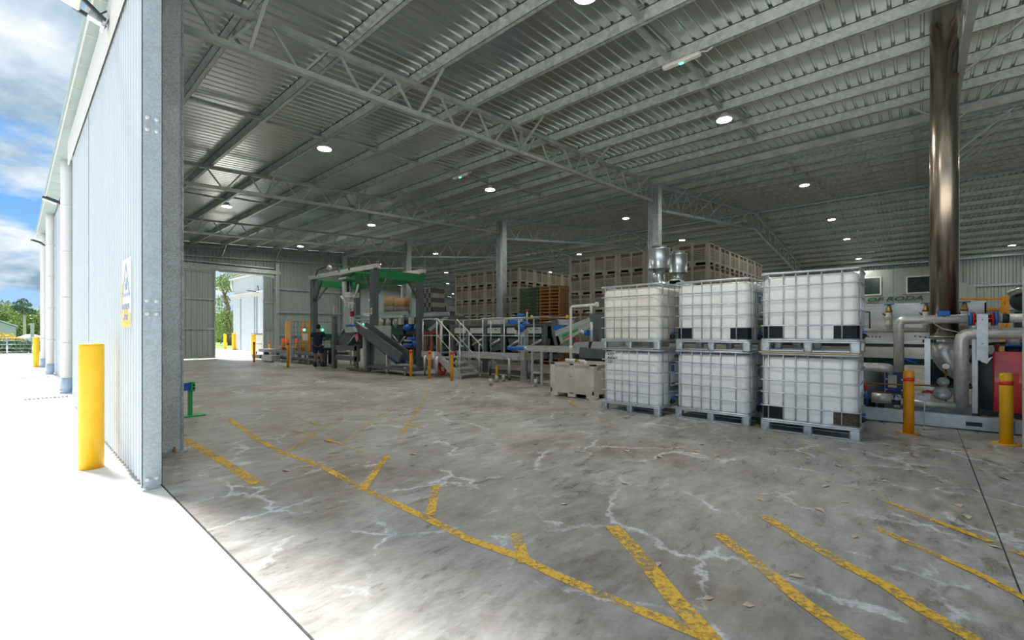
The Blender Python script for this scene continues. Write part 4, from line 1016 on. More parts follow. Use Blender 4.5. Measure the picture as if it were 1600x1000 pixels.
t = thing('equipment_cabinet', 'plain grey-green cupboard boxes standing against the back wall', 'cabinet', (36, -2.5, 0))
cx_ = lambda px, py: atx(px, py, 36.0)
MB().box(36, 37, cx_(1510, 450).y, cx_(1492, 450).y, 0, cx_(1500, 442).z).build('tall_box', panel, t)
MB().box(36.1, 37, cx_(1524, 450).y, cx_(1510, 450).y, 0, cx_(1515, 447).z).build('low_box', panel, t)
YX = 22.0
yx = lambda px, py: atx(px, py, YX)
t = thing('yellow_platform', 'amber-railed access platform with a steep ladder near the back wall', 'platform', (YX, -2, 0))
pz = yx(1545, 481).z; tz = yx(1540, 467).z
MB().box(YX, YX+1.2, yx(1566, 480).y, yx(1485, 480).y, pz-.05, pz).build('deck', yel_o, t)
MB().tube([(YX, yx(1566, 470).y, tz), (YX, yx(1540, 470).y, tz), (YX, yx(1480, 470).y, tz+.06)], .03, 8).build('handrail', yel_o, t)
for px_ in (1492, 1535, 1566): MB().box(YX-.03, YX+.03, yx(px_, 470).y-.03, yx(px_, 470).y+.03, pz-.1, tz+.03).build('rail_post', yel_o, t)
for px_ in (1492, 1566): MB().box(YX, YX+.07, yx(px_, 470).y-.035, yx(px_, 470).y+.035, 0, pz-.05).build('leg', yel_o, t)
for dx_ in (0, .6):
    MB().bar((YX+dx_, yx(1573, 462).y, yx(1573, 461).z), (YX+dx_, yx(1583, 494).y, 0.0), .06, .05).build('ladder_stile', yel_o, t)
ld = MB()
for k in range(7):
    u = (k+.5)/7; p = Vector((YX, yx(1573, 462).y, yx(1573, 461).z)).lerp(Vector((YX, yx(1583, 494).y, 0)), u); ld.box(YX, YX+.6, p.y-.04, p.y+.04, p.z-.015, p.z+.015)
ld.build('tread', yel_o, t)
c_ = atx(1601, 470, 19)
t = thing('fan_unit', 'dark blower unit with silver ducting at the right edge behind the pale bins', 'blower', (19, c_.y, 0))
MB().lathe((19, c_.y, c_.z), [(.1, -.2), (.28, -.16), (.30, 0), (.28, .16), (.1, .2)], 20, 'X').build('housing', dark, t)
MB().tube([(18.8, c_.y+.3, c_.z+.2), (18.6, c_.y, c_.z+.35), (18.7, c_.y-.4, c_.z+.3)], .1, 10).build('duct', ductm, t)
MB().box(18.9, 19.1, c_.y-.4, c_.y+.2, 0, c_.z-.3).build('stand', dark, t)
# ================================================================== ACCESS PLATFORM AND STAIR
t = thing('access_platform', 'stainless walkway platform with pipe handrails, left of the white bin', 'platform', (10.4, 10.5, 0))
dz_ = .78
MB().box(10.22, 11.0, 8.75, 12.6, dz_-.03, dz_).box(9.35, 10.22, 11.75, 12.6, dz_-.03, dz_).build('deck', stain_d, t)
MB().box(10.2, 10.22, 8.75, 11.75, dz_-.16, dz_+.05).box(10.2, 11.0, 8.73, 8.75, dz_-.16, dz_+.05).box(9.33, 9.35, 11.75, 12.6, dz_-.16, dz_+.05).build('edge_plate', stain, t)
MB().box(10.18, 10.2, 8.75, 10.55, dz_-.05, dz_-.01).build('grating_edge', chrome, t)
MB().bar((10.16, 9.29, dz_-.19), (10.9, 9.2, dz_-.19), .06, .05).bar((9.30, 12.4, dz_-.19), (9.25, 11.6, dz_-.19), .06, .05).build('cross_beam', chrome, t)
for (x, y) in ((10.16, 9.29), (10.85, 9.1), (10.94, 10.89), (9.29, 12.35), (9.22, 11.62), (10.9, 12.4)):
    MB().cyl((x, y), .048, .17, dz_-.1, 16).build('leg', chrome, t)
    MB().cyl((x, y), .036, 0, .18, 14).build('foot_extension', stain_d, t)
rz_ = 1.90
R1 = [(9.36, 11.76, rz_), (9.36, 12.55, rz_), (10.98, 12.58, rz_)]
R2 = [(10.21, 10.6, rz_), (10.21, 8.85, rz_), (10.30, 8.77, rz_), (10.98, 8.77, rz_)]
R3 = [(10.98, 12.58, rz_), (10.98, 8.9, rz_)]
for R_ in (R1, R2, R3):
    MB().tube(R_, .022, 12).build('handrail', chrome, t)
    MB().tube([(x, y, z-.55) for x, y, z in R_], .012, 8).build('mid_rail', chrome, t)
for (x, y) in ((9.36, 12.55), (9.36, 11.8), (10.21, 10.5), (10.21, 9.55), (10.21, 8.95), (10.7, 8.77), (10.98, 9.6), (10.98, 10.9), (10.98, 12.3), (10.2, 12.57)):
    MB().cyl((x, y), .021, dz_-.14, rz_, 12).build('rail_post', chrome, t); 
    MB().lathe((x, y, dz_-.14), [(.035, 0), (.035, .14)], 12).build('post_socket', chrome, t)
MB().box(9.31, 9.33, 11.86, 11.98, .62, .80).build('notice_plate', labelw, t)
t = thing('stair', 'stainless stair with four treads and pipe handrails leading up to the platform', 'stair', (9.8, 11, 0))
for x in (9.36, 10.20):
    MB().prism([(10.58, .0), (10.58, .13), (11.75, dz_+.03), (11.75, dz_-.22), (10.90, .0)], x-.012, x+.012, 'X').build('stringer', stain, t)
for k in range(4):
    y = 10.64+k*.27; z = .14+k*.17
    MB().box(9.37, 10.19, y-.02, y+.24, z-.012, z+.012).box(9.37, 10.19, y-.03, y-.01, z-.04, z+.014).build('tread', stain, t)
for x in (9.36, 10.20):
    MB().tube([(x, 11.76, rz_), (x, 10.55, 1.02)], .021, 12).build('handrail', cream, t)
    MB().tube([(x, 11.76, rz_-.55), (x, 10.55, .48)], .012, 8).build('mid_rail', chrome, t)
    for (y, z1) in ((10.66, 1.10), (11.15, 1.46), (11.6, 1.80)): MB().cyl((x, y), .021, max(.0, (y-10.66)*.66-.05), z1, 12).build('rail_post', chrome, t)
g = gp(683, 588)
t = thing('hose_reel', 'coil of red hose under the platform landing', 'hose', (9.8, 12.2, 0))
MB().tube([(9.8+.02*math.sin(a), 12.1+.22*math.cos(a*.5236), .26+.22*math.sin(a*.5236)) for a in range(12)], .04, 8, closed=True).build('coil', red, t)
MB().tube([(9.86, 12.1+.17*math.cos(a*.5236), .26+.17*math.sin(a*.5236)) for a in range(12)], .035, 8, closed=True).build('coil', redv, t)
# galvanised stubs
for i, (p, h) in enumerate((((767, 602), .19), ((776, 597), .19), ((787, 596), .19), ((832, 597), .19), ((837, 604), .20), ((841, 599), .19))):
    g = gp(*p); t = thing('pipe_stub', 'short galvanised pipe stub on the floor, %s' % ['front of the left group','middle of the left group with an orange stake','right of the left group','left of the right group','front of the right group','right of the right group'][i], 'stub', (g.x, g.y, 0), group='galvanised floor stubs')
    MB().lathe((g.x, g.y, 0), [(.05, 0), (.05, h), (.044, h), (.044, .02)], 18).build('tube', galv, t)
    if i == 1: MB().box(g.x-.018, g.x+.018, g.y-.018, g.y+.018, .02, .48).build('orange_stake', yel_o, t)
# ================================================================== GRADING LINE BEHIND THE WALKWAY
GX = 11.35
t = thing('grading_line', 'stainless grading machine with white panels and chutes behind the walkway', 'machine', (GX, 11, 0))
for y in (8.9, 9.75, 10.7, 11.6, 12.5, 13.4): MB().box(GX, GX+.10, y-.09, y+.09, 0 if y in (9.75, 11.6, 13.4) else .7, 1.72).build('frame_post', stain_d, t)
MB().box(GX-.02, GX+.9, 8.8, 13.5, 1.66, 1.74).build('top_beam', stain_d, t)
MB().box(GX+.02, GX+.9, 8.8, 13.5, .62, .76).build('lower_beam', stain_d, t)
MB().box(GX+.55, GX+.60, 8.8, 13.5, .7, 1.7).build('back_panel', dark, t)
for k, y in enumerate((9.3, 10.2, 11.15, 12.05, 12.95)):
    MB().box(GX+.03, GX+.05, y-.33, y+.33, 1.42, 1.63).build('white_panel', white_m, t)
    MB().box(GX+.03, GX+.3, y-.33, y+.33, 1.28, 1.40).build('slot', black, t)
    MB().prism([(y-.34, 1.25), (y+.34, 1.25), (y+.12, .78), (y-.30, .85)], GX+.08, GX+.45, 'X').build('chute', stain_d, t)
    MB().tube([(GX+.05, y-.30, 1.22), (GX+.05, y+.2, .98)], .05, 10).build('chute_lip', stain, t)
    if k in (0, 2): MB().box(GX+.02, GX+.03, y-.16, y-.04, 1.54, 1.57).box(GX+.02, GX+.03, y+.1, y+.2, 1.54, 1.57).build('green_mark', greenl, t)
MB().prism([(9.9, 1.74), (10.7, 1.74), (10.3, 1.90)], GX+.1, GX+.6, 'X').build('blue_cover', bluep, t)
MB().rbox(GX+.05, GX+.5, 10.9, 11.5, 1.74, 1.98, .03, 2, .02).build('control_box', cream, t)
# geared motor unit
mx_ = 10.75; c_ = atx(814, 515, mx_)
t = thing('geared_motor', 'blue geared motor on a stainless column at the right end of the walkway', 'motor', (mx_, c_.y, 0))
MB().box(mx_-.05, mx_+.12, c_.y-.20, c_.y-.02, 0.0, 1.55).build('column', stain, t)
MB().lathe((mx_, c_.y, 1.86), [(.07, -.10), (.11, -.08), (.11, .08), (.07, .10)], 18).build('motor_body', galv, t)
MB().lathe((mx_, c_.y, 1.95), [(.12, 0), (.12, .07), (.08, .09)], 18).build('fan_cowl', bluep, t)
MB().tube([(mx_, c_.y+.1, 1.55), (mx_, c_.y, 1.68), (mx_, c_.y-.12, 1.55)], .10, 14).ball((mx_-.05, c_.y-.05, 1.60), .14, 14).build('gearbox', bluep, t)
MB().lathe((mx_-.1, c_.y+.02, 1.60), [(.07, -.12), (.07, 0)], 16, 'X').build('shaft_cover', dark, t)
MB().ball((mx_, c_.y+.16, 1.42), .09, 12).build('idler', stain, t)
MB().tube([(mx_, c_.y-.25, 1.75), (mx_, c_.y-.25, 2.10)], .02, 8).build('beacon_stem', white_m, t)
MB().lathe((mx_, c_.y-.25, 2.10), [(.035, 0), (.035, .07), (.01, .08)], 12).build('beacon', redv, t)
MB().box(mx_-.06, mx_-.05, c_.y-.15, c_.y-.10, .9, 1.3).build('scale_label', labelb, t)
# discharge conveyor with blue roller
cx0 = 9.85; ya_, yb_ = atx(797, 545, cx0).y, atx(905, 555, cx0).y
t = thing('belt_conveyor', 'narrow grey belt conveyor with a bright blue end roller, in front of the walkway', 'conveyor', (cx0, ya_, 0))
MB().box(cx0, cx0+.03, yb_, ya_-.25, .92, 1.08).box(cx0+.45, cx0+.48, yb_, ya_-.25, .92, 1.08).build('side_frame', stain, t)
MB().box(cx0+.03, cx0+.45, yb_, ya_-.2, 1.02, 1.05).build('belt', dark, t)
MB().tube([(cx0-.05, ya_-.10, 1.0), (cx0-.05, ya_-.62, 1.0)], .05, 16).build('blue_roller', bluep, t)
MB().tube([(cx0-.05, ya_-.62, 1.0), (cx0-.05, ya_-.72, 1.0)], .055, 14).build('roller_bearing', chrome, t)
MB().ball((cx0+.0, ya_+.02, 1.0), .07, 10, (1, 1.3, 1)).build('drive_motor', bluep, t)
for y in (atx(831, 560, cx0).y, atx(846, 560, cx0).y):
    for x in (cx0, cx0+.42): MB().box(x, x+.05, y-.03, y+.03, 0, .93).build('leg', stain, t)
MB().box(cx0, cx0+.05, atx(846, 560, cx0).y, atx(831, 560, cx0).y, .30, .36).build('leg_brace', stain, t)
MB().box(cx0, cx0+.5, yb_-.7, yb_, .80, 1.04).build('transfer_box', stain_d, t)
# incline conveyor with green and red label
ix = 11.0
p0 = atx(862, 545, ix); p1 = atx(936, 493, ix)
t = thing('incline_conveyor', 'sloping stainless elevator with a green and red strip, behind the white pipe', 'conveyor', (ix, p0.y, 0))
def quad(pp, x0, x1, nm, m): return MB().prism([(atx(a, b, ix).y, atx(a, b, ix).z) for a, b in pp], x0, x1, 'X').build(nm, m, t)
quad([(869, 525), (923, 502), (923, 511), (872, 540)], ix-.02, ix, 'side_panel', stain)
quad([(868, 517), (922, 496), (923, 503), (869, 526)], ix-.04, ix+.5, 'top_cover', chrome)
quad([(879, 523), (904, 513), (904, 517), (879, 528)], ix-.03, ix-.02, 'green_label', greenl)
quad([(880, 529), (893, 523), (893, 525), (880, 531)], ix-.03, ix-.02, 'red_label', red)
quad([(862, 520), (872, 524), (880, 545), (869, 545)], ix-.02, ix+.5, 'boot', stain_d)
quad([(858, 500), (866, 500), (866, 520), (874, 535), (866, 538), (858, 515)], ix+.1, ix+.4, 'tail_plate', stain_d)
quad([(865, 508), (884, 509), (873, 517), (865, 515)], ix-.03, ix-.01, 'blue_guard', bluep)
quad([(864, 499), (882, 499), (882, 508), (864, 508)], ix+.2, ix+.5, 'rear_hopper', stain)
quad([(922, 490), (942, 490), (942, 533), (922, 525)], ix+.0, ix+.3, 'head_box', stain_d)
for (a, b) in ((893, 1), (929, 1)): y = atx(a, 530, ix).y; MB().box(ix+.05, ix+.15, y-.05, y+.05, 0, 1.3).build('leg', stain_d, t)
c_ = atx(914, 520, ix-.1)
MB().tube([(ix-.1, c_.y+.14, c_.z+.02), (ix-.1, c_.y-.02, c_.z)], .07, 14).build('motor', chrome, t)
MB().tube([(ix-.1, c_.y-.02, c_.z), (ix-.1, c_.y-.12, c_.z)], .085, 14).build('motor_cowl', bluep, t)
MB().tube([(ix-.15, atx(929, 520, ix).y, 1.2), (ix-.15, atx(929, 520, ix).y, 1.75)], .04, 10).build('stand_pipe', stain, t)
for px_, m in ((831, yel), (886.5, yel)):
    c_ = atx(px_, 495, ix); MB().lathe((ix, c_.y, c_.z-.05), [(.035, 0), (.045, .02), (.045, .08), (.03, .1)], 12).build('amber_beacon', m, t)
MB().bar(tuple(atx(831, 495, ix+.3)), tuple(atx(900, 496, ix+.3)), .03, .03).bar(tuple(atx(850, 503, ix+.3)), tuple(atx(870, 502, ix+.3)), .02, .02).build('guard_rail', stain, t)
# covered hopper
hx = 10.2
def ph(px, py): q = atx(px, py, hx); return (q.y, q.z)
t = thing('covered_hopper', 'low stainless covered hopper beside the left stack of tanks', 'hopper', (hx, 6.5, 0))
MB().prism([ph(894, 542), ph(898, 535), ph(920, 534), ph(918, 554), ph(894, 551)], hx, hx+.8, 'X').build('left_cover', stain_b if False else stain, t)
MB().prism([ph(923, 541), ph(926, 534), ph(950, 534), ph(950, 556), ph(922, 554)], hx, hx+.8, 'X').build('right_cover', stain, t)
MB().prism([ph(919, 534), ph(926, 534), ph(923, 556), ph(918, 556)], hx+.03, hx+.7, 'X').build('joint_strip', black, t)
MB().box(hx+.05, hx+.75, ph(950, 560)[0], ph(896, 560)[0], .65, .86).build('base_beam', dark, t)
for px_ in (899, 912, 940): y = ph(px_, 560)[0]; MB().box(hx+.1, hx+.18, y-.04, y+.04, 0, .7).build('leg', stain_d, t)
c_ = atx(899, 532, hx); MB().lathe((hx+.1, c_.y, c_.z-.03), [(.05, 0), (.05, .05), (.03, .08)], 12).build('red_stop_button', redv, t)
# white pvc pipe from bin
wx = 8.8; a = atx(892, 556, wx); zz = atx(892, 479, wx).z; yE = atx(933, 478, wx).y
t = thing('plastic_pipe', 'white plastic pipe rising from the white bin and turning towards the tanks', 'pipe', (wx, a.y, .6))
MB().tube([(wx, a.y, .74), (wx, a.y, zz-.05), (wx, a.y-.015, zz-.015), (wx, a.y-.05, zz), (wx, yE, zz+.02)], .032, 16).build('pipe', white_m, t)
MB().lathe((wx, yE, zz+.02), [(.055, -.02), (.06, 0), (.055, .03)], 16, 'Y').build('union', white_m, t)
MB().lathe((wx, a.y, 1.05), [(.04, 0), (.04, .1)], 14).build('coupling', white_m, t)
MB().tube([(wx, a.y+.14, .80), (wx, a.y-.14, .80)], .042, 14).build('tee', white_m, t)
MB().tube([(wx, a.y-.14, .80), (wx, a.y-.24, .80)], .035, 12).build('brass_coupling', brass, t)
MB().tube([(wx, a.y-.24, .80), (wx, a.y-.36, .80), (wx, a.y-.40, .77), (wx, a.y-.40, .62)], .036, 12).build('elbow_outlet', white_m, t)
MB().tube([(wx, atx(924, 480, wx).y, zz), (wx, atx(924, 480, wx).y, zz-.18)], .03, 12).build('drop_leg', white_m, t)
# ================================================================== PALLETISER FRAME
FX, FX2, FY, FY2, FT = 9.4, 11.55, 15.7, 20.9, 4.0
t = thing('palletiser', 'tall dark steel palletiser frame with green beams and a white gripper', 'machine', (FX, FY, 0))
for (x, y) in ((FX, FY), (FX, FY2), (FX2, FY), (FX2, FY2)): MB().box(x-.12, x+.12, y-.12, y+.12, 0, FT-.08).build('post', slate, t)
MB().box(FX-.12, FX-.10, FY2+.09, FY2+.12, 0, FT).build('edge_strip', labelw, t)
for x in (FX, FX2):
    MB().box(x-.10, x+.10, FY-.3, FY2+.4, FT-.06, FT+.10).box(x-.16, x-.10, FY-.2, FY2+.4, FT-.10, FT-.04).build('top_rail', stain, t)
for y in (FY-.1, FY2-.1):
    MB().box(FX+.12, FX2+.14, y-.04, y+.04, FT-.42, FT-.10).build('green_beam', green, t)
MB().box(FX2-.04, FX2+.04, FY, FY2, FT-.42, FT-.14).build('green_beam', green, t)
for (x, y, sx_, sy_) in ((FX, FY, 0, 1), (FX, FY2, 0, -1), (FX, FY, 1, 0), (FX, FY2, 1, 0), (FX2, FY, -1, 0)):
    MB().bar((x+.1*sx_, y+.1*sy_, FT-1.1), (x+.75*sx_, y+.75*sy_, FT-.2), .08, .08).build('knee_brace', slate, t)
# moving gantry
gy_ = 17.9
MB().box(FX-.1, FX2+.1, gy_-.5, gy_-.38, FT+.02, FT+.20).box(FX-.1, FX2+.1, gy_+.38, gy_+.5, FT+.02, FT+.20).build('gantry_beam', green, t)
MB().box(FX+.1, FX+1.5, gy_-.55, gy_+.55, FT-.36, FT-.06).build('gantry_carriage', green, t)
MB().box(FX-.15, FX+.7, gy_-.25, gy_+.5, FT-.12, FT-.02).box(FX-.1, FX+.6, gy_-.2, gy_+.45, FT-.30, FT-.22).build('carriage_plate', chrome, t)
MB().ball((FX-.1, gy_+1.3, FT+.30), .11, 10).build('motor_cover', trimw, t)
MB().tube([(FX-.1, gy_+2.6, FT+.05), (FX-.1, gy_+2.4, FT+.3), (FX-.1, gy_+1.5, FT+.36)], .03, 8).build('cable_chain', dark, t)
c1 = atx(538.5, 437, 9.6)
MB().tube([(9.6, c1.y, FT-.15), (9.6, c1.y, atx(538, 464, 9.6).z)], .10, 16).build('mast', white_m, t)
MB().tube([(9.72, c1.y-.03, FT-.3), (9.72, c1.y-.03, atx(538, 464, 9.6).z)], .07, 10).build('mast_green_side', greend, t)
c2 = atx(548, 440, 9.9)
MB().tube([(9.9, c2.y, c2.z+.1), (9.9, c2.y, c2.z-.7)], .06, 10).build('second_mast', galv, t)
g_ = MB()
def wp(px, py, x=9.7): return tuple(atx(px, py, x))
for (a, b) in (((533, 463), (541, 473)), ((541, 473), (553, 474)), ((541, 473), (540, 481)), ((546, 474), (546, 481)), ((551, 474), (551, 481)), ((548, 470), (556, 460)), ((556, 460), (560, 444))):
    g_.tube([wp(*a), wp(*b)], .045, 8)
for (px_, py_) in ((549, 459), (549, 463)): g_.box(9.5, 9.95, atx(553, py_, 9.7).y, atx(544, py_, 9.7).y, atx(549, py_, 9.7).z-.05, atx(549, py_, 9.7).z+.05)
g_.build('gripper', white_m, t)
g_ = MB()
for (a, b) in (((577, 468), (582, 474)), ((582, 474), (580, 482)), ((580, 482), (583, 483))): g_.tube([wp(a[0], a[1], 10.4), wp(b[0], b[1], 10.4)], .045, 8)
g_.build('second_gripper', white_m, t)
g_ = MB().box(FX-.127, FX-.121, FY-.06, FY+.06, 2.15, 2.4); g_.build('notice', labelw, t)
MB().tube([(FX-.13, FY+.045*math.cos(a*.785), 2.28+.06*math.sin(a*.785)) for a in range(8)], .010, 6, closed=True).build('red_ring', red, t)
# --- supports and inclines before the palletiser
LX = 8.75
def lp(px, py, x=LX): q = atx(px, py, x); return (q.y, q.z)
t = thing('conveyor_stand', 'steel stand with two cross rails in front of the palletiser', 'stand', (LX, 17.4, 0))
y0 = lp(522.5, 576)[0]
MB().box(LX-.07, LX+.07, y0-.1, y0+.1, 0, 2.1).build('post', stain_d, t)
y1 = lp(557, 570)[0]
MB().box(LX-.04, LX+.04, y1-.08, y1+.08, .1, 1.0).build('post', stain_d, t)
for z in (.45, .85): MB().box(LX-.04, LX+.04, y1-.1, y0, z-.09, z+.09).build('cross_rail', stain_d, t)
MB().cyl((LX, y0+.05), .02, 2.1, 2.45, 8).build('beacon_stem', cream, t)
MB().lathe((LX, y0+.05, 2.45), [(.035, 0), (.035, .06)], 10).build('red_beacon', ledr, t)
MB().box(LX-.1, LX+.1, y1-.9, y1+.6, .03, .10).build('foot_rail', stain_d, t)
t = thing('hooded_conveyor', 'hooded grey chute tipping left from the top of the incline', 'conveyor', (LX+.2, 17, 1))
MB().prism([lp(520, 536), lp(537, 510), lp(556, 514), lp(552, 520), lp(534, 545), lp(526, 548)], LX+.1, LX+.9, 'X').build('hood', stain_d, t)
MB().prism([lp(538, 511), lp(553, 511), lp(557, 519), lp(542, 520)], LX-.05, LX+.9, 'X').build('top_plate', chrome, t)
MB().prism([lp(540, 507), lp(549, 507), lp(550, 510), lp(540, 510)], LX+.0, LX+.6, 'X').build('blue_roller', bluep, t)
MB().tube([(LX+.05, *lp(527, 524)), (LX+.05, *lp(537, 511))], .03, 8).tube([(LX+.05, *lp(539, 541)), (LX+.05, *lp(552, 524))], .025, 8).build('guide_tube', chrome, t)
MB().prism([lp(551, 523), lp(556, 521), lp(557, 530), lp(555, 534)], LX+.05, LX+.1, 'X').build('pink_rag', mat('pink_cloth', (.65, .22, .25), .8), t)
MB().box(LX+.5, LX+.6, y1-.1, y1+.1, 0, 1.3).build('leg', stain_d, t)
t = thing('incline_conveyor', 'long grey conveyor sloping down right with a dark blue belt, before the palletiser', 'conveyor', (LX, 15, .5))
MB().prism([lp(553, 505), lp(558, 503), lp(628, 553), lp(622, 566), lp(600, 551), lp(560, 520)], LX, LX+.06, 'X').prism([lp(553, 505), lp(558, 503), lp(628, 553), lp(622, 566), lp(600, 551), lp(560, 520)], LX+.40, LX+.45, 'X').build('side_frame', stain_d, t)
MB().prism([lp(557, 517), lp(561, 516), lp(619, 563), lp(617, 569)], LX+.03, LX+.42, 'X').build('blue_belt', blued, t)
MB().prism([lp(556, 503), lp(558, 502.5), lp(574, 514), lp(572, 515)], LX-.02, LX+.0, 'X').build('bright_edge', chrome, t)
for px_ in (567, 603):
    y = lp(px_, 540)[0]; MB().box(LX+.02, LX+.10, y-.04, y+.04, 0, lp(px_, 525 if px_ < 580 else 553)[1]).build('leg', stain, t)
MB().box(LX, LX+.7, lp(640, 573)[0], lp(575, 573)[0], .16, .26).build('base_rail', stain_d, t)
for px_ in (603, 631):
    y = lp(px_, 575)[0]; MB().lathe((LX+.05, y, 0), [(.05, 0), (.05, .28)], 14).build('foot', galv, t)
# grey cabinet
kx = 9.3
t = thing('electrical_cabinet', 'pale grey machine cabinet under the palletiser frame', 'cabinet', (kx, 16.2, 0))
ya, yb = atx(587, 540, kx).y, atx(566, 540, kx).y
MB().rbox(kx, kx+.7, ya, yb, .12, 1.72, .04, 2, .02).build('body', panel, t)
MB().box(kx-.01, kx, ya+.1, ya+.42, .35, 1.15).build('door_panel', plate, t)
MB().box(kx-.01, kx, ya+.05, ya+.35, 1.25, 1.62).build('screen', dark, t)
MB().ball((kx-.02, yb-.15, 1.78), .04, 8).build('green_lamp', ledg, t)
t = thing('white_guard_rail', 'pale double rail above the conveyors left of the palletiser post', 'rail', (10, 17, 2))
MB().tube([wp(554, 494.5, 10), wp(583, 494, 10)], .05, 8).tube([wp(554, 500, 10), wp(583, 499.5, 10)], .05, 8).build('rail', chrome, t)
MB().tube([wp(554, 494, 10), (10, wp(554, 494, 10)[1], 0)], .04, 8).tube([wp(574, 500, 10), (10, wp(574, 500, 10)[1], 0)], .04, 8).build('rail_leg', chrome, t)
q = wp(548, 490, 9.95)
tag(MB().tube([(9.95, q[1], 0), wp(548, 482, 9.95)], .04, 10).build('white_post', white_m), 'slim white post under the gripper', 'post')
t = thing('stop_button', 'dark red mushroom button on the white post', 'button', (9.88, q[1]-.1, 2.5))
MB().box(9.90, 10.0, q[1]-.2, q[1]-.02, wp(549, 490, 9.9)[2]-.12, wp(549, 490, 9.9)[2]+.1).build('button_box', redv, t)
# --- line of machinery between palletiser and stair (upper conveyor, green beams, braces)
UX = 12.2
def up(px, py, x=UX): return tuple(atx(px, py, x))
t = thing('sorting_line', 'long raised steel sorting line with a green beam, behind the slim amber bollards', 'machine', (UX, 16, 0))
yl_, yr_ = up(592, 500)[1], up(700, 500)[1]
zt1 = up(640, 493)[2]
MB().box(UX, UX+.1, yr_, up(642, 500)[1], zt1-.07, zt1+.09).build('top_rail', chrome, t)
MB().box(UX+.02, UX+.12, up(635, 500)[1], yl_+1.5, zt1+.05, zt1+.22).build('top_rail', stain, t)
MB().box(UX, UX+.9, yr_, yl_, zt1-.22, zt1-.08).build('upper_beam', stain_d, t)
MB().box(UX+.1, UX+.15, yr_, yl_, zt1-.80, zt1-.22).build('machine_side', stain_d, t)
zg = up(625, 519)[2]
MB().box(UX-.05, UX+.02, up(620, 519)[1]-.6, yl_+.2, zg-.13, zg+.13).build('green_beam', greend, t)
MB().box(UX-.05, UX+.02, yr_, up(622, 519)[1]-.7, zg-.10, zg+.10).build('dark_beam', dark, t)
MB().box(UX, UX+.9, yr_, yl_, .75, .85).box(UX, UX+.9, yr_, yl_, .30, .36).build('lower_beam', stain_d, t)
MB().box(UX+.5, UX+.55, yr_, yl_, .3, zg).build('inner_panel', dark, t)
for px_ in (596, 608, 622, 646, 668, 690): y = up(px_, 520)[1]; MB().box(UX, UX+.1, y-.05, y+.05, 0, zg).build('frame_leg', stain_d, t)
for px_ in (606.5, 610): y = up(px_, 520)[1]; MB().tube([(UX-.08, y, zg-.1), (UX-.08, y, .75)], .05, 8).build('pale_strut', chrome, t)
for (a, b) in (((613, 523), (621, 533)), ((633, 526), (625, 536)), ((625, 536), (629, 542)), ((615, 547), (621, 541))): MB().tube([up(*a, UX-.1), up(*b, UX-.1)], .035, 8).build('diagonal_brace', chrome, t)
for (px_, py_) in ((644, 529), (638, 539)):
    c_ = up(px_, py_, UX-.2); MB().tube([(UX-.2, c_[1]+.32, c_[2]), (UX-.2, c_[1]-.32, c_[2])], .07, 12).build('blue_roller', bluep, t)
MB().tube([(UX-.2, up(644, 532)[1]+.3, up(644, 532)[2]), (UX-.2, up(644, 532)[1]-.3, up(644, 532)[2])], .05, 10).build('pale_roller', chrome, t)
for (px_, py_) in ((596, 503), (607, 503), (618, 504)): c_ = up(px_, py_, UX-.05); MB().ball(c_, .22, 12, (.5, 1, 1)).build('round_cover', stain, t)
for (px_, py_) in ((626, 502), (642, 501)): c_ = up(px_, py_, UX-.1); MB().box(UX-.15, UX, c_[1]-.12, c_[1]+.12, c_[2]-.15, c_[2]+.15).build('sensor_box', cream, t)
for (px_, py_) in ((637, 512), (654, 511), (651, 536)): c_ = up(px_, py_, UX-.1); MB().ball(c_, .19, 10, (1, 1.3, .9)).build('blue_motor', bluep, t)
t = thing('inclined_chute', 'pale sloping chute seen through the stair handrails', 'chute', (11.8, 13.8, 1.5))
ixx = 11.7
MB().prism([atx(a, b, ixx).yz for a, b in ((668, 514), (694, 495), (702, 495), (672, 518))], ixx, ixx+.5, 'X').build('chute', chrome, t)
# cartons on the sorting line
for i, (a, b, c, d, m) in enumerate(((599.5, 613, 464, 479, carton), (615.5, 631, 466, 480, carton), (599.5, 613, 479, 491, cartong), (615.5, 631, 480, 491, cartong))):
    xx = 12.5
    y0, y1 = atx(b, d, xx).y, atx(a, d, xx).y; z1, z0 = atx(a, c, xx).z, atx(a, d, xx).z
    o = MB().rbox(xx, xx+.35, y0, y1, z0, z1, .01, 1, .005).build('carton_block', m)
    tag(o, ['upper brown carton of the left pile on the sorting line','upper brown carton of the right pile on the sorting line','lower grey carton layer of the left pile on the sorting line','lower grey carton layer of the right pile on the sorting line'][i], 'carton', 'cartons on the sorting line')
# pale strip on the column behind
tag(MB().box(14.78, 14.84, 21.75, 21.85, 2.0, 4.0).build('white_strip', labelw), 'white strip on the column beside the palletiser', 'strip')
# checkerboard carton stacks far back
def cartons(x, y, nx, nz, w_, h_, label):
    t = thing('carton_stack', label, 'carton stack', (x, y, 0), group='palletised carton stacks')
    a = MB(); b = MB()
    for i in range(nx):
        for k in range(nz):
            (a if (i+k) % 2 else b).box(x, x+1.2, y+i*w_, y+(i+1)*w_-.01, .14+k*h_, .14+(k+1)*h_-.01)
            
    a.build('pale_cartons', cartong, t); b.build('dark_cartons', mat('dark_carton_end', (.05, .05, .055), .8), t)
    MB().box(x, x+1.2, y, y+nx*w_, 0, .13).build('pallet', wood, t)
qa, qb = atx(676, 460, 22), atx(656, 452, 22)
cartons(22, qa.y, 6, 13, (qb.y-qa.y)/6, (qb.z-.14)/13, 'tall checkerboard stack of cartons on a pallet deep in the shed')
qa, qb = atx(697, 480, 24), atx(675, 479, 24)
cartons(24, qa.y, 5, 8, (qb.y-qa.y)/5, (qb.z-.14)/8, 'lower stack of grey cartons right of the checkerboard stack')
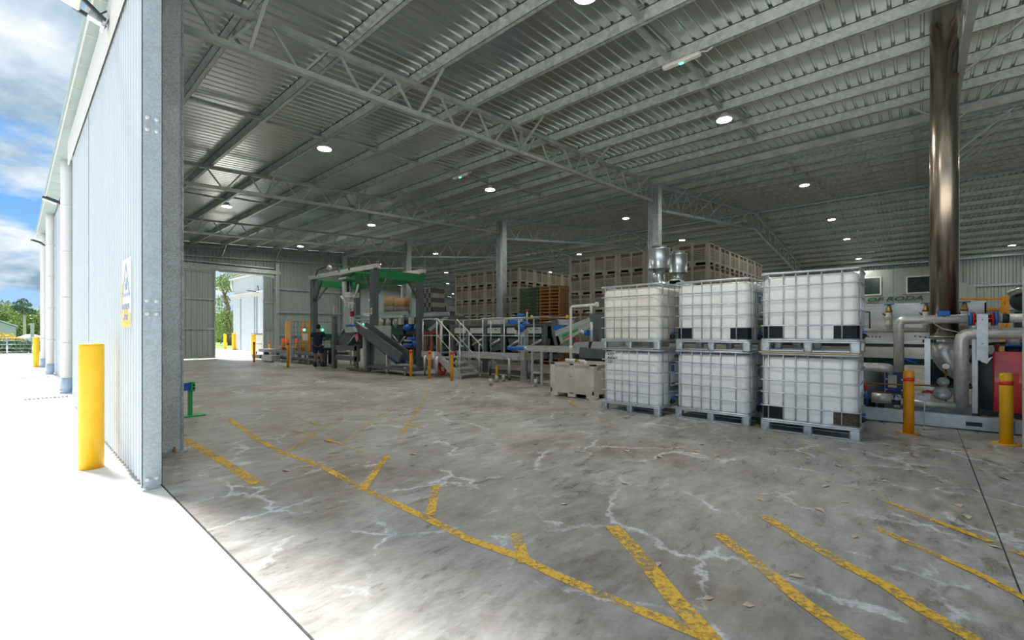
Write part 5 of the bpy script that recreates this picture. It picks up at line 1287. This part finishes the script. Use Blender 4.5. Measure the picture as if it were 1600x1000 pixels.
# ================================================================== LOW ROLLER CONVEYOR, POSTS AND GUARD FENCE
t = thing('roller_conveyor', 'low steel roller conveyor with pale feet in front of the far doorway', 'conveyor', (8.9, 23, 0))
rx = 8.9
def rp(px, py, x=rx): return tuple(atx(px, py, x))
ya, yb = rp(500, 552)[1], rp(404, 552)[1]
MB().box(rx, rx+.08, ya, yb, .42, .56).box(rx+1.3, rx+1.38, ya, yb, .42, .56).build('side_rail', plate, t)
rl = MB(); y = ya+.05
while y < yb: rl.tube([(rx+.05, y, .53), (rx+1.33, y, .53)], .035, 8); y += .14
rl.build('rollers', stain_d, t).__setitem__('kind', 'stuff')
MB().box(rx+.1, rx+.2, ya, yb-1, .12, .24).box(rx-.02, rx+.03, ya, yb-2, .22, .30).build('lower_rail', plate, t)
for px_ in (412, 432, 452, 466, 482, 496): y = rp(px_, 555)[1]; MB().box(rx, rx+.1, y-.05, y+.05, 0, .45).build('leg', plate, t)
MB().box(rx-.55, rx-.15, rp(443, 562)[1], rp(427, 562)[1], .05, .33).build('drive_cover', stain, t)
MB().box(rx-.35, rx, rp(417, 558)[1], rp(405, 558)[1], .10, .28).build('end_cover', stain_d, t)
for px_ in (408, 420, 432): y = rp(px_, 566, rx-.4)[1]; MB().box(rx-.45, rx-.3, y-.25, y+.25, 0, .05).build('pale_foot', labelw, t)
MB().tube([(rx-.2, rp(424, 560)[1], .35), (rx-.2, rp(418, 560)[1], .15)], .12, 10).build('blue_motor', blued, t)
for (px_, wd) in ((446.5, .07), (450.8, .22), (473.0, .22), (478.6, .22)):
    y = rp(px_, 520, 9.4)[1]
    tag(MB().box(9.4, 9.48, y-wd, y+wd, .5, 2.02).build('guard_post', yel_o if wd > .1 else yel), 'amber guard panel %s above the low roller conveyor' % {446.5: 'thin and bright, leftmost', 450.8: 'second from the left', 473.0: 'third from the left', 478.6: 'rightmost'}[px_], 'guard')
for i, (px_, py_) in enumerate(((443, 537), (464, 537))):
    c_ = rp(px_, 540, 9.3); t = thing('post_beacon', 'short amber post with a red top %s the second guard panel' % ['left of', 'right of'][i], 'beacon', (9.3, c_[1], .55), group='short beacons on the roller conveyor')
    MB().cyl((9.3, c_[1]), .07, .56, 1.05, 12).build('post', yel_o, t); MB().cyl((9.3, c_[1]), .075, 1.0, 1.13, 12).build('red_top', ledr, t)
    MB().box(9.25, 9.32, c_[1]-.5, c_[1]+.5, .70, .76).build('arm', yel_o, t)
FN = 21.6
t = thing('guard_fence', 'dark mesh safety fence with pale posts behind the man', 'fence', (9.5, FN, 0))
for px_ in (454, 466.5, 477.5, 518):
    c_ = aty(px_, 500, FN); MB().box(c_.x-.03, c_.x+.03, FN-.03, FN+.03, 0, c_.z).build('post', chrome, t)
xa, xb = aty(454, 500, FN).x, aty(519, 500, FN).x
ms = MB(); x = xa
while x < xb: ms.box(x-.006, x+.006, FN-.006, FN+.006, .2, 2.0); x += .16
z = .2
while z < 2.05: ms.box(xa, xb, FN-.008, FN+.008, z-.006, z+.006); z += .25
ms.build('mesh_panel', dark, t)
MB().box(aty(494, 540, 21.3).x, aty(519, 540, 21.3).x, 21.3, 21.35, 1.05, 1.9).build('pale_panel', panel, t)
MB().box(aty(494, 540, 21.2).x, aty(528, 540, 21.2).x, 21.15, 21.2, 1.15, 1.38).build('green_rail', greend, t)
for (px_, m) in ((471.5, ledr), (475.5, ledg), (504, ledg)):
    c_ = aty(px_, 515.5, 21.1); MB().ball(tuple(c_), .05, 8).build('signal_lamp', m, t)
# small green stand with blue head beside the wall column
g = gp(297, 650)
t = thing('roller_stand', 'green post stand with a blue head just inside the wall column', 'stand', (g.x, g.y, 0))
zt_ = atx(297, 597, g.x).z
MB().box(g.x-.03, g.x+.03, g.y-.03, g.y+.03, 0, zt_-.12).build('post', greenl, t)
MB().box(g.x-.26, g.x+.0, g.y-.05, g.y+.05, zt_-.14, zt_-.01).build('blue_head', bluep, t)
MB().box(g.x+.0, g.x+.055, g.y-.07, g.y+.07, zt_-.16, zt_).build('green_end', greenl, t)
for z in (.04, .10): MB().tube([(g.x+.056, g.y-.072, zt_-z-.015), (g.x+.03, g.y-.074, zt_-z)], .014, 8).build('hole', black, t)
MB().box(g.x-.2, g.x+.2, g.y-.15, g.y+.15, 0, .02).build('base', greenl, t)
t = thing('tall_rack', 'copper-brown rack posts behind the platform landing', 'rack', (10.6, 12.9, 0))
for px_ in (663, 673, 685): c_ = atx(px_, 530, 11.2); MB().box(11.2, 11.28, c_.y-.05, c_.y+.05, 0, 1.45).build('post', mat('rack_brown_%d' % px_, (.30, .13, .07), .6), t)
MB().box(11.2, 11.28, atx(688, 517, 11.2).y, atx(661, 517, 11.2).y, 1.42, 1.50).build('top_bar', redv, t)
# ================================================================== PERSON
def skin_obj(name, pts, edges, m, parent, root=0, sub=2):
    me = bpy.data.meshes.new(name); me.from_pydata([p[:3] for p in pts], edges, []); o = bpy.data.objects.new(name, me); C.objects.link(o)
    o.parent = parent; me.materials.append(m)
    md = o.modifiers.new('skin', 'SKIN'); md.use_smooth_shade = True
    for i, p in enumerate(pts):
        r = p[3]; me.skin_vertices[0].data[i].radius = (r, p[4] if len(p) > 4 else r); me.skin_vertices[0].data[i].use_root = (i == root)
    s = o.modifiers.new('sub', 'SUBSURF'); s.levels = sub; s.render_levels = sub
    return o
g = gp(497, 573)
per = thing('person', 'person seen from behind in a navy t-shirt and shorts, holding a sheet of paper', 'person', (g.x, g.y, 0), YAW*-1+.25)
# local frame: x right, y forward (away from camera), z up ; height 1.76
B = [(0,0,.93,.125,.10), (0,0,1.08,.14,.115), (0,0,1.25,.165,.12), (0,.0,1.40,.16,.10), (0,.0,1.50,.06), (0,.01,1.58,.058), (0,.02,1.64,.085,.09), (0,.02,1.71,.075,.085),
     (-.10,0,.86,.09), (-.11,.01,.50,.062), (-.11,-.01,.30,.06), (-.11,-.01,.09,.040), (-.12,.12,.03,.042,.03),
     (.10,0,.86,.09), (.13,.02,.50,.062), (.15,-.02,.30,.06), (.16,-.03,.09,.040), (.18,.10,.03,.042,.03),
     (-.19,0,1.41,.065), (-.27,-.01,1.14,.046), (-.20,.20,1.13,.036), (-.14,.31,1.19,.028),
     (.19,0,1.41,.065), (.27,-.01,1.14,.046), (.20,.21,1.11,.036), (.12,.32,1.15,.028)]
Eb = [(0,1),(1,2),(2,3),(3,4),(4,5),(5,6),(6,7),(0,8),(8,9),(9,10),(10,11),(11,12),(0,13),(13,14),(14,15),(15,16),(16,17),(3,18),(18,19),(19,20),(20,21),(3,22),(22,23),(23,24),(24,25)]
body = skin_obj('body', B, Eb, skinm, per)
for s, hx_, hy_, hz_ in ((-1, -.14, .31, 1.19), (1, .12, .32, 1.15)):
    P = [(hx_, hy_, hz_, .030, .018), (hx_-s*.02, hy_+.05, hz_+.02, .036, .016)]; Ed = [(0, 1)]
    for f in range(4):
        o_ = (f-1.5)*.019; ln = (.062, .072, .068, .052)[f]; k = len(P)
        P += [(hx_-s*.02+o_, hy_+.075, hz_+.03, .009), (hx_-s*.03+o_, hy_+.075+ln*.55, hz_+.035, .0085), (hx_-s*.05+o_, hy_+.075+ln*.8, hz_+.015, .0075)]; Ed += [(1, k), (k, k+1), (k+1, k+2)]
    k = len(P); P += [(hx_-s*.045, hy_+.04, hz_+.035, .010), (hx_-s*.075, hy_+.07, hz_+.045, .009)]; Ed += [(0, k), (k, k+1)]
    skin_obj('hand', P, Ed, skinm, per, 0, 1)
shirt = skin_obj('t_shirt', [(0,0,.84,.19,.15), (0,0,1.05,.175,.145), (0,0,1.25,.19,.145), (0,0,1.40,.175,.12), (0,0,1.475,.085), (-.20,0,1.41,.088), (-.255,0,1.24,.078), (.20,0,1.41,.088), (.255,0,1.24,.078)],
                 [(0,1),(1,2),(2,3),(3,4),(3,5),(5,6),(3,7),(7,8)], navy, per)
skin_obj('shorts', [(0,0,.95,.17,.14), (-.10,0,.84,.125), (-.115,.01,.55,.105), (.10,0,.84,.125), (.13,.01,.55,.105)], [(0,1),(1,2),(0,3),(3,4)], navy2, per)
MB().ball((0,.012,1.70), .105, 16, (.92, 1.05, 1.02)).build('hair', hairm, per, False)
for s in (-1, 1): MB().ball((s*.09, .03, 1.655), .028, 8, (.5, .8, 1.1)).build('ear', skinm, per, False)
fc = MB().ball((0, .112, 1.645), .018, 8, (.8, 1, 1.3)); fc.build('nose', skinm, per, False)
for s in (-1, 1): MB().ball((s*.032, .10, 1.672), .011, 8).build('eye', labelw, per, False)
MB().ball((0, .10, 1.605), .022, 8, (1.1, .4, .3)).build('mouth', redt, per, False)
for x_, y_ in ((-.12, .04), (.17, .03)):
    MB().rbox(x_-.055, x_+.055, y_-.11, y_+.15, 0, .09, .045, 3, .03).cyl((x_-.005 if x_ > 0 else x_, y_-.06), .062, .05, .20, 12).build('boot', black, per, False)
tag(MB().add([(0,0,0),(.21,0,0),(.21,.02,.29),(0,.02,.29),(0,.001,0),(.21,.001,0),(.21,.021,.29),(0,.021,.29)], [(0,1,2,3),(7,6,5,4)]).build('paper_sheet', labelw), 'white sheet of paper held in the person\'s left hand', 'paper').location = (g.x-.42, g.y+.28, 1.12)
t = thing('hand_trolley', 'dark wheeled trolley on the floor just right of the person', 'trolley', (8.9, 18.6, 0))
c_ = gp(512, 572)
for dx_ in (-.15, .15): MB().box(c_.x+dx_-.03, c_.x+dx_+.03, c_.y-.2, c_.y+.2, .08, .75).build('frame', dark, t)
MB().box(c_.x-.2, c_.x+.2, c_.y-.35, c_.y+.35, .7, .78).build('top', black, t)
for dy_ in (-.2, .2): MB().lathe((c_.x-.22, c_.y+dy_, .08), [(.08, -.02), (.08, .02)], 14, 'X').build('wheel', black, t)
# ================================================================== BEYOND THE FAR DOORWAY
SX = 12.2
t = thing('neighbouring_shed', 'pale ribbed shed with sliding doors seen through the far doorway', 'building', (SX, 38, 0))
ys0, ys1 = 31.0, atx(364.5, 530, SX).y
corr('Y', SX, ys0, ys1, 0, 5.9, .03, .3).build('wall', clad, t)
corr('X', ys1-.02, SX, SX+2.4, 0, 5.9, .03, .3).build('gable_wall', clad, t)
MB().box(SX-.25, SX+2.45, ys0, ys1+.3, 5.85, 5.95).box(SX-.25, SX-.05, ys0, ys1+.3, 5.7, 5.9).build('roof_edge', trimw, t)
zh = atx(380, 463, SX).z
MB().box(SX-.12, SX, ys0, ys1+.4, zh-.12, zh+.12).box(SX-.25, SX, ys0, ys1+.4, zh+.12, zh+.18).build('door_track_cover', trimw, t)
for px_ in (375, 397, 400): y = atx(px_, 520, SX-.05).y; MB().box(SX-.06, SX-.01, y-.05, y+.05, 0, zh-.2).build('door_edge', signb if px_ == 397 else chrome, t)
MB().tube([(SX-.1, ys1+.1, 5.7), (SX-.1, ys1+.1, 5.2), (SX+.0, ys1+.05, 4.9)], .1, 10).build('downpipe', pvcw, t)
c_ = atx(397, 456, SX-.4)
MB().bar((SX-.05, c_.y, c_.z), (SX-.5, c_.y+.9, c_.z+.15), .3, .06).bar((SX-.05, c_.y, c_.z), (SX-.3, c_.y-.4, c_.z+.45), .05, .05).build('floodlight_arm', dark, t)
for i, (px_, py_, h) in enumerate(((351.5, 545, 1.3), (365, 547, 1.35), (370.5, 547, 1.35), (396, 556, 1.3))):
    g = gp(px_, py_); bollard((g.x, g.y), .13, h, 'thick yellow bollard outside the far doorway, %s' % ORD[i+1]+' from the left', False, yel, 'bollards outside the far doorway')
g = gp(378.8, 547)
t = thing('fire_hydrant', 'red hydrant standpipe outside the far doorway', 'hydrant', (g.x, g.y, 0))
MB().cyl((g.x, g.y), .10, 0, 1.15, 14).build('standpipe', red, t)
MB().tube([(g.x-.1, g.y+.3, 1.25), (g.x, g.y-.3, 1.25)], .12, 12).build('outlet', red, t)
MB().lathe((g.x, g.y, 1.25), [(.08, 0), (.16, .1), (.16, .14), (.03, .16)], 12).build('handwheel', redv, t)
yv = 31.5; va, vb = aty(397, 530, yv).x, aty(417, 530, yv).x
t = thing('wheeled_cabinet', 'white wheeled cabinet with a grey lid outside the far doorway', 'cabinet', ((va+vb)/2, yv, 0))
zt_ = aty(405, 522, yv).z; zm_ = aty(405, 538, yv).z
MB().rbox(va, va+1.6, yv, yv+.55, zm_, zt_, .06, 3, .08).build('canopy', white_m, t)
MB().rbox(va-.03, va+1.63, yv-.02, yv+.57, zt_-.03, zt_+.05, .06, 3, .02).build('canopy_roof', plate, t)
MB().rbox(va+.05, va+1.6, yv-.05, yv+.6, .22, zm_-.02, .08, 3, .05).build('body', white_m, t)
MB().box(va+.03, va+1.5, yv-.08, yv, zm_-.05, zm_).build('tailgate_edge', labelw, t)
MB().box(vb-.25, vb-.17, yv-.02, yv, zm_+.1, zt_-.35).build('handle', black, t)
for x_ in (va+.15, va+1.4):
    for y_ in (yv+.27,): MB().lathe((x_, y_, .2), [(.2, -.06), (.2, .06)], 20, 'X').build('wheel', black, t)
# ================================================================== TREES, HEDGE, YARD EDGE
def foliage(mb, c, rx, ry, rz, n, s):
    for _ in range(n):
        while True:
            p = Vector((random.uniform(-1, 1), random.uniform(-1, 1), random.uniform(-1, 1)))
            if .25 < p.length < 1: break
        q = Vector((c[0]+p.x*rx, c[1]+p.y*ry, c[2]+p.z*rz)); e = Euler((random.uniform(0, 3), random.uniform(0, 3), random.uniform(0, 6))).to_matrix()
        a = e @ Vector((s, 0, 0)); b = e @ Vector((0, s*.55, 0))
        mb.add([q-a, q-b, q+a, q+b], [(0, 1, 2, 3)])
def tree(name, x, y, h, r, m, bm, label, n=900, s=.22, cr=.35, group='trees beyond the yard', blobs=7, th=.14):
    t = thing(name, label, 'tree', (x, y, 0), group=group)
    tr = MB().tube([(x, y, 0), (x+r*.08, y, h*.45), (x-r*.05, y, h*.9)], th, 8, [th, th*.8, th*.3]); f = MB()
    for k in range(blobs):
        a = random.uniform(0, 6.28); d = r*random.uniform(.15, .62); z = h*(cr+(1-cr)*(k+.6)/blobs)
        sc = r*random.uniform(.38, .6); foliage(f, (x+math.cos(a)*d, y+math.sin(a)*d, z-sc*.3), sc, sc, sc*.7, n//blobs, s)
        tr.tube([(x, y, z*.6), (x+math.cos(a)*d, y+math.sin(a)*d, z)], th*.3, 5)
    tr.build('trunk', bm, t); f.build('crown', m, t)
    return t
struct('ground_verge', MB().box(-90, 90, 46, 260, -.25, -.02).box(-160, -60, -60, 260, -.26, -.03), grassm, 'grass beyond the yard')
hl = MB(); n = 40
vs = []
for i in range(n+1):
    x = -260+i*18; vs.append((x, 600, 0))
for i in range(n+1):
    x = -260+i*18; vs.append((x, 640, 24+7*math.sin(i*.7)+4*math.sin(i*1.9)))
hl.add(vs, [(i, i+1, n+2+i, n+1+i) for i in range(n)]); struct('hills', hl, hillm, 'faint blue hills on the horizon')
def at_z(px, py, Zc, z=None):
    r = ray(px, py); return Vector((r[0]*Zc, r[1]*Zc, H+r[2]*Zc))
# hedge and fence at the yard edge
hd = thing('hedge', 'dense dark green hedge at the far edge of the yard', 'hedge', tuple(gp(25, 552)))
f = MB()
for px_ in range(-40, 56, 5):
    c_ = at_z(px_, 543, 31.5); foliage(f, (c_.x, c_.y, .45), .45, .6, .5, 150, .09)
f.build('foliage', leafd, hd)
fn = thing('wire_fence', 'wire fence with grey posts in front of the hedge', 'fence', tuple(gp(12, 553)))
for px_ in (-30, 11, 51): c_ = at_z(px_, 540, 30); MB().cyl((c_.x, c_.y), .04, 0, 1.15, 8).build('post', galv, fn)
a, b = at_z(-60, 540, 30), at_z(56, 540, 30)
w_ = MB()
for z in (.15, .4, .65, .9, 1.1): w_.tube([(a.x, a.y, z), (b.x, b.y, z)], .006, 4)
w_.build('wire', galv, fn)
yb_ = thing('flowering_shrub', 'bright yellow flowering shrub left of the hedge', 'shrub', tuple(at_z(8, 545, 33)))
f = MB(); f2 = MB()
for (px_, py_, s_) in ((2, 535, .5), (8, 528, .6), (16, 532, .5), (24, 534, .42), (-8, 525, .6), (29, 532, .3)):
    c_ = at_z(px_, py_, 33); foliage(f, tuple(c_), s_, s_, s_*.7, 170, .07); foliage(f2, (c_.x, c_.y, c_.z-.2), s_, s_, s_*.5, 90, .08)
f.build('blossom', leafy, yb_); f2.build('leaves', leafg, yb_)
c_ = at_z(5, 540, 33.2); MB().cyl((c_.x, c_.y), .06, 0, 1.0, 8).build('stem', barkm, yb_)
c_ = at_z(50.5, 520, 40)
t = thing('power_pole', 'short grey steel pole at the yard edge', 'pole', (c_.x, c_.y, 0)); MB().box(c_.x-.12, c_.x+.12, c_.y-.12, c_.y+.12, 0, at_z(50, 505, 40).z).build('pole', galv, t)
for i, (px_, r_) in enumerate(((48, 1.6), (36, 1.1))):
    c_ = at_z(px_, 540, 62+4*i); tag(MB().ball((c_.x, c_.y, .2), r_*.62, 16, (1.4, 1.4, 1)).build('white_dome', white_m), ['large white domed tank beyond the pole','small white domed tank left of the large one'][i], 'tank', 'white domed tanks')
c_ = at_z(10, 515, 70)
t = thing('grey_shed', 'low grey shed behind the yellow shrub', 'building', (c_.x, c_.y, 0))
a, b = at_z(-60, 519, 70), at_z(25, 519, 70); zt_ = at_z(25, 511, 70).z
MB().prism([(a.x, 0), (b.x, 0), (b.x, zt_), (a.x, zt_+2.6)], b.y-1, b.y+10, 'Y').build('walls', clad, t)
MB().prism([(a.x, zt_+2.65), (b.x+.2, zt_), (b.x+.2, zt_+.2), (a.x, zt_+2.85)], b.y-1.3, b.y+10.2, 'Y').build('roof', chrome, t)
tree_spec = [(4, 95, 9.0, 4.5, 'bushy'), (18, 90, 8.0, 4.2, 'rounded'), (30, 92, 8.2, 4.2, 'full'), (42, 88, 8.0, 4.0, 'leafy'), (56, 96, 8.0, 4.5, 'broad'), (-12, 90, 10, 5, 'tall'), (66, 90, 8.5, 4.5, 'spreading'), (-40, 90, 10, 5.5, 'wide'), (12, 120, 12, 5, 'distant'), (48, 120, 10, 6, 'faint')]
for i, (px_, Zc, h, r, k_) in enumerate(tree_spec):
    c_ = at_z(px_, 519, Zc); tree('tree', c_.x, c_.y, h*.74, r, leafg, barkm, '%s pale green tree beyond the yard, %s from the left of the skyline' % (k_, ORD[sorted(q[0] for q in tree_spec).index(px_)+1]), 1300, .30, .12)
c_ = at_z(38.5, 519, 80)
t = thing('bare_topped_tree', 'tall thin pale-trunked tree with sparse dark crown above the others', 'tree', (c_.x, c_.y, 0))
zt_ = at_z(38, 468, 80).z
tr = MB().tube([(c_.x, c_.y, 0), (c_.x, c_.y, zt_-1)], .2, 8, [.25, .12]); f = MB()
for (px_, py_) in ((30, 474), (36, 470), (44, 476), (50, 487), (28, 484), (33, 480), (42, 484), (47, 488), (38, 488), (25, 480)):
    q = at_z(px_, py_, 80); tr.tube([(c_.x, c_.y, min(q.z-.4, zt_-1.2)), tuple(q)], .05, 5); foliage(f, tuple(q), .75, .75, .4, 60, .2)
tr.build('trunk', barkp, t); f.build('crown', leafd, t)
# eucalypt by the neighbouring shed
c_ = at_z(352, 530, 52)
t = thing('gum_tree', 'open-branched gum tree left of the neighbouring shed', 'tree', (c_.x, c_.y, 0))
tr = MB(); f = MB()
limbs = [(361, 545), (359, 520), (356, 500), (357, 480), (351, 462), (345, 446)]
P_ = [at_z(a, b, 52) for a, b in limbs]; P_[0].z = 0
tr.tube(P_, .2, 8, [.35, .30, .25, .2, .15, .08])
for (a, b, c, d) in ((357, 480, 345, 470), (351, 462, 360, 450), (356, 500, 344, 505), (345, 446, 341, 438), (359, 520, 345, 525), (351, 462, 360, 470), (360, 450, 366, 432)):
    p, q = at_z(a, b, 52), at_z(c, d, 52); tr.tube([p, p.lerp(q, .5)+Vector((0, 0, .2)), q], .07, 6, [.10, .08, .04])
for (a, b, s_) in ((345, 445, 1.0), (341, 440, .9), (350, 438, .9), (361, 446, .9), (345, 470, .9), (343, 484, .9), (360, 432, 1.0), (370, 430, 1.0), (355, 452, .7), (344, 505, 1.3), (352, 500, 1.2), (358, 505, 1.0), (346, 520, 1.5), (354, 525, 1.5), (360, 490, .9)):
    p = at_z(a, b, 52); foliage(f, tuple(p), s_, s_, s_*.7, 120, .14)
tr.build('trunk', barkm, t); f.build('crown', leafg, t)
for i, (px_, Zc) in enumerate(((340, 70), (352, 75), (362, 68))):
    c_ = at_z(px_, 519, Zc); tree('tree', c_.x, c_.y, 3.6+i*.4, 3.6, leafg, barkm, 'pale bushy tree seen in the far doorway, %s from the left' % ORD[i+1], 1500, .25, .1, 'trees in the far doorway')
# ================================================================== DRY LEAVES ON THE FLOOR
lf = MB().add([(-.03, 0, .001), (0, -.017, .006), (.035, 0, .002), (.0, .018, .010), (0, 0, .004)], [(0, 1, 4), (1, 2, 4), (2, 3, 4), (3, 0, 4)])
leaf0 = lf.build('dry_leaf', dryleaf); first = True
spots = [(1188, 781), (1107, 935), (1170, 946), (1029, 882), (1281, 797), (1320, 785), (1363, 766), (1393, 788), (1336, 839), (1245, 901), (1290, 760), (1510, 807), (1525, 767), (1060, 700), (1090, 706), (1095, 695), (1120, 712), (1240, 713), (1255, 708), (1262, 716), (1388, 715), (1400, 722), (1420, 735), (1440, 730), (1455, 745), (1470, 752), (1480, 738), (1498, 790), (1330, 735), (1345, 742), (1310, 728), (1180, 720), (1195, 705), (925, 712), (905, 700), (976, 756), (1005, 723), (882, 788), (1555, 855), (1390, 700), (1545, 720), (1535, 735), (1570, 748), (1582, 700), (1460, 705), (1430, 712), (1415, 700), (1372, 745), (1384, 752), (447, 736), (351, 752), (320, 746), (290, 680), (664, 696), (646, 710), (1140, 690), (1150, 684), (1075, 680), (1000, 690), (1210, 735), (980, 705), (1030, 714)]
spots = spots[:]
for i, (px_, py_) in enumerate(spots):
    g = gp(px_, py_); o = clone(leaf0, first, (g.x, g.y, .0), random.uniform(0, 6.28), None, 'dry leaves scattered on the floor'); first = False
    s_ = random.uniform(1.0, 1.8); o.scale = (s_, s_*random.uniform(.7, 1.2), s_)
    tag(o, 'small dry curled leaf lying on the concrete floor', 'leaf', 'dry leaves scattered on the floor')
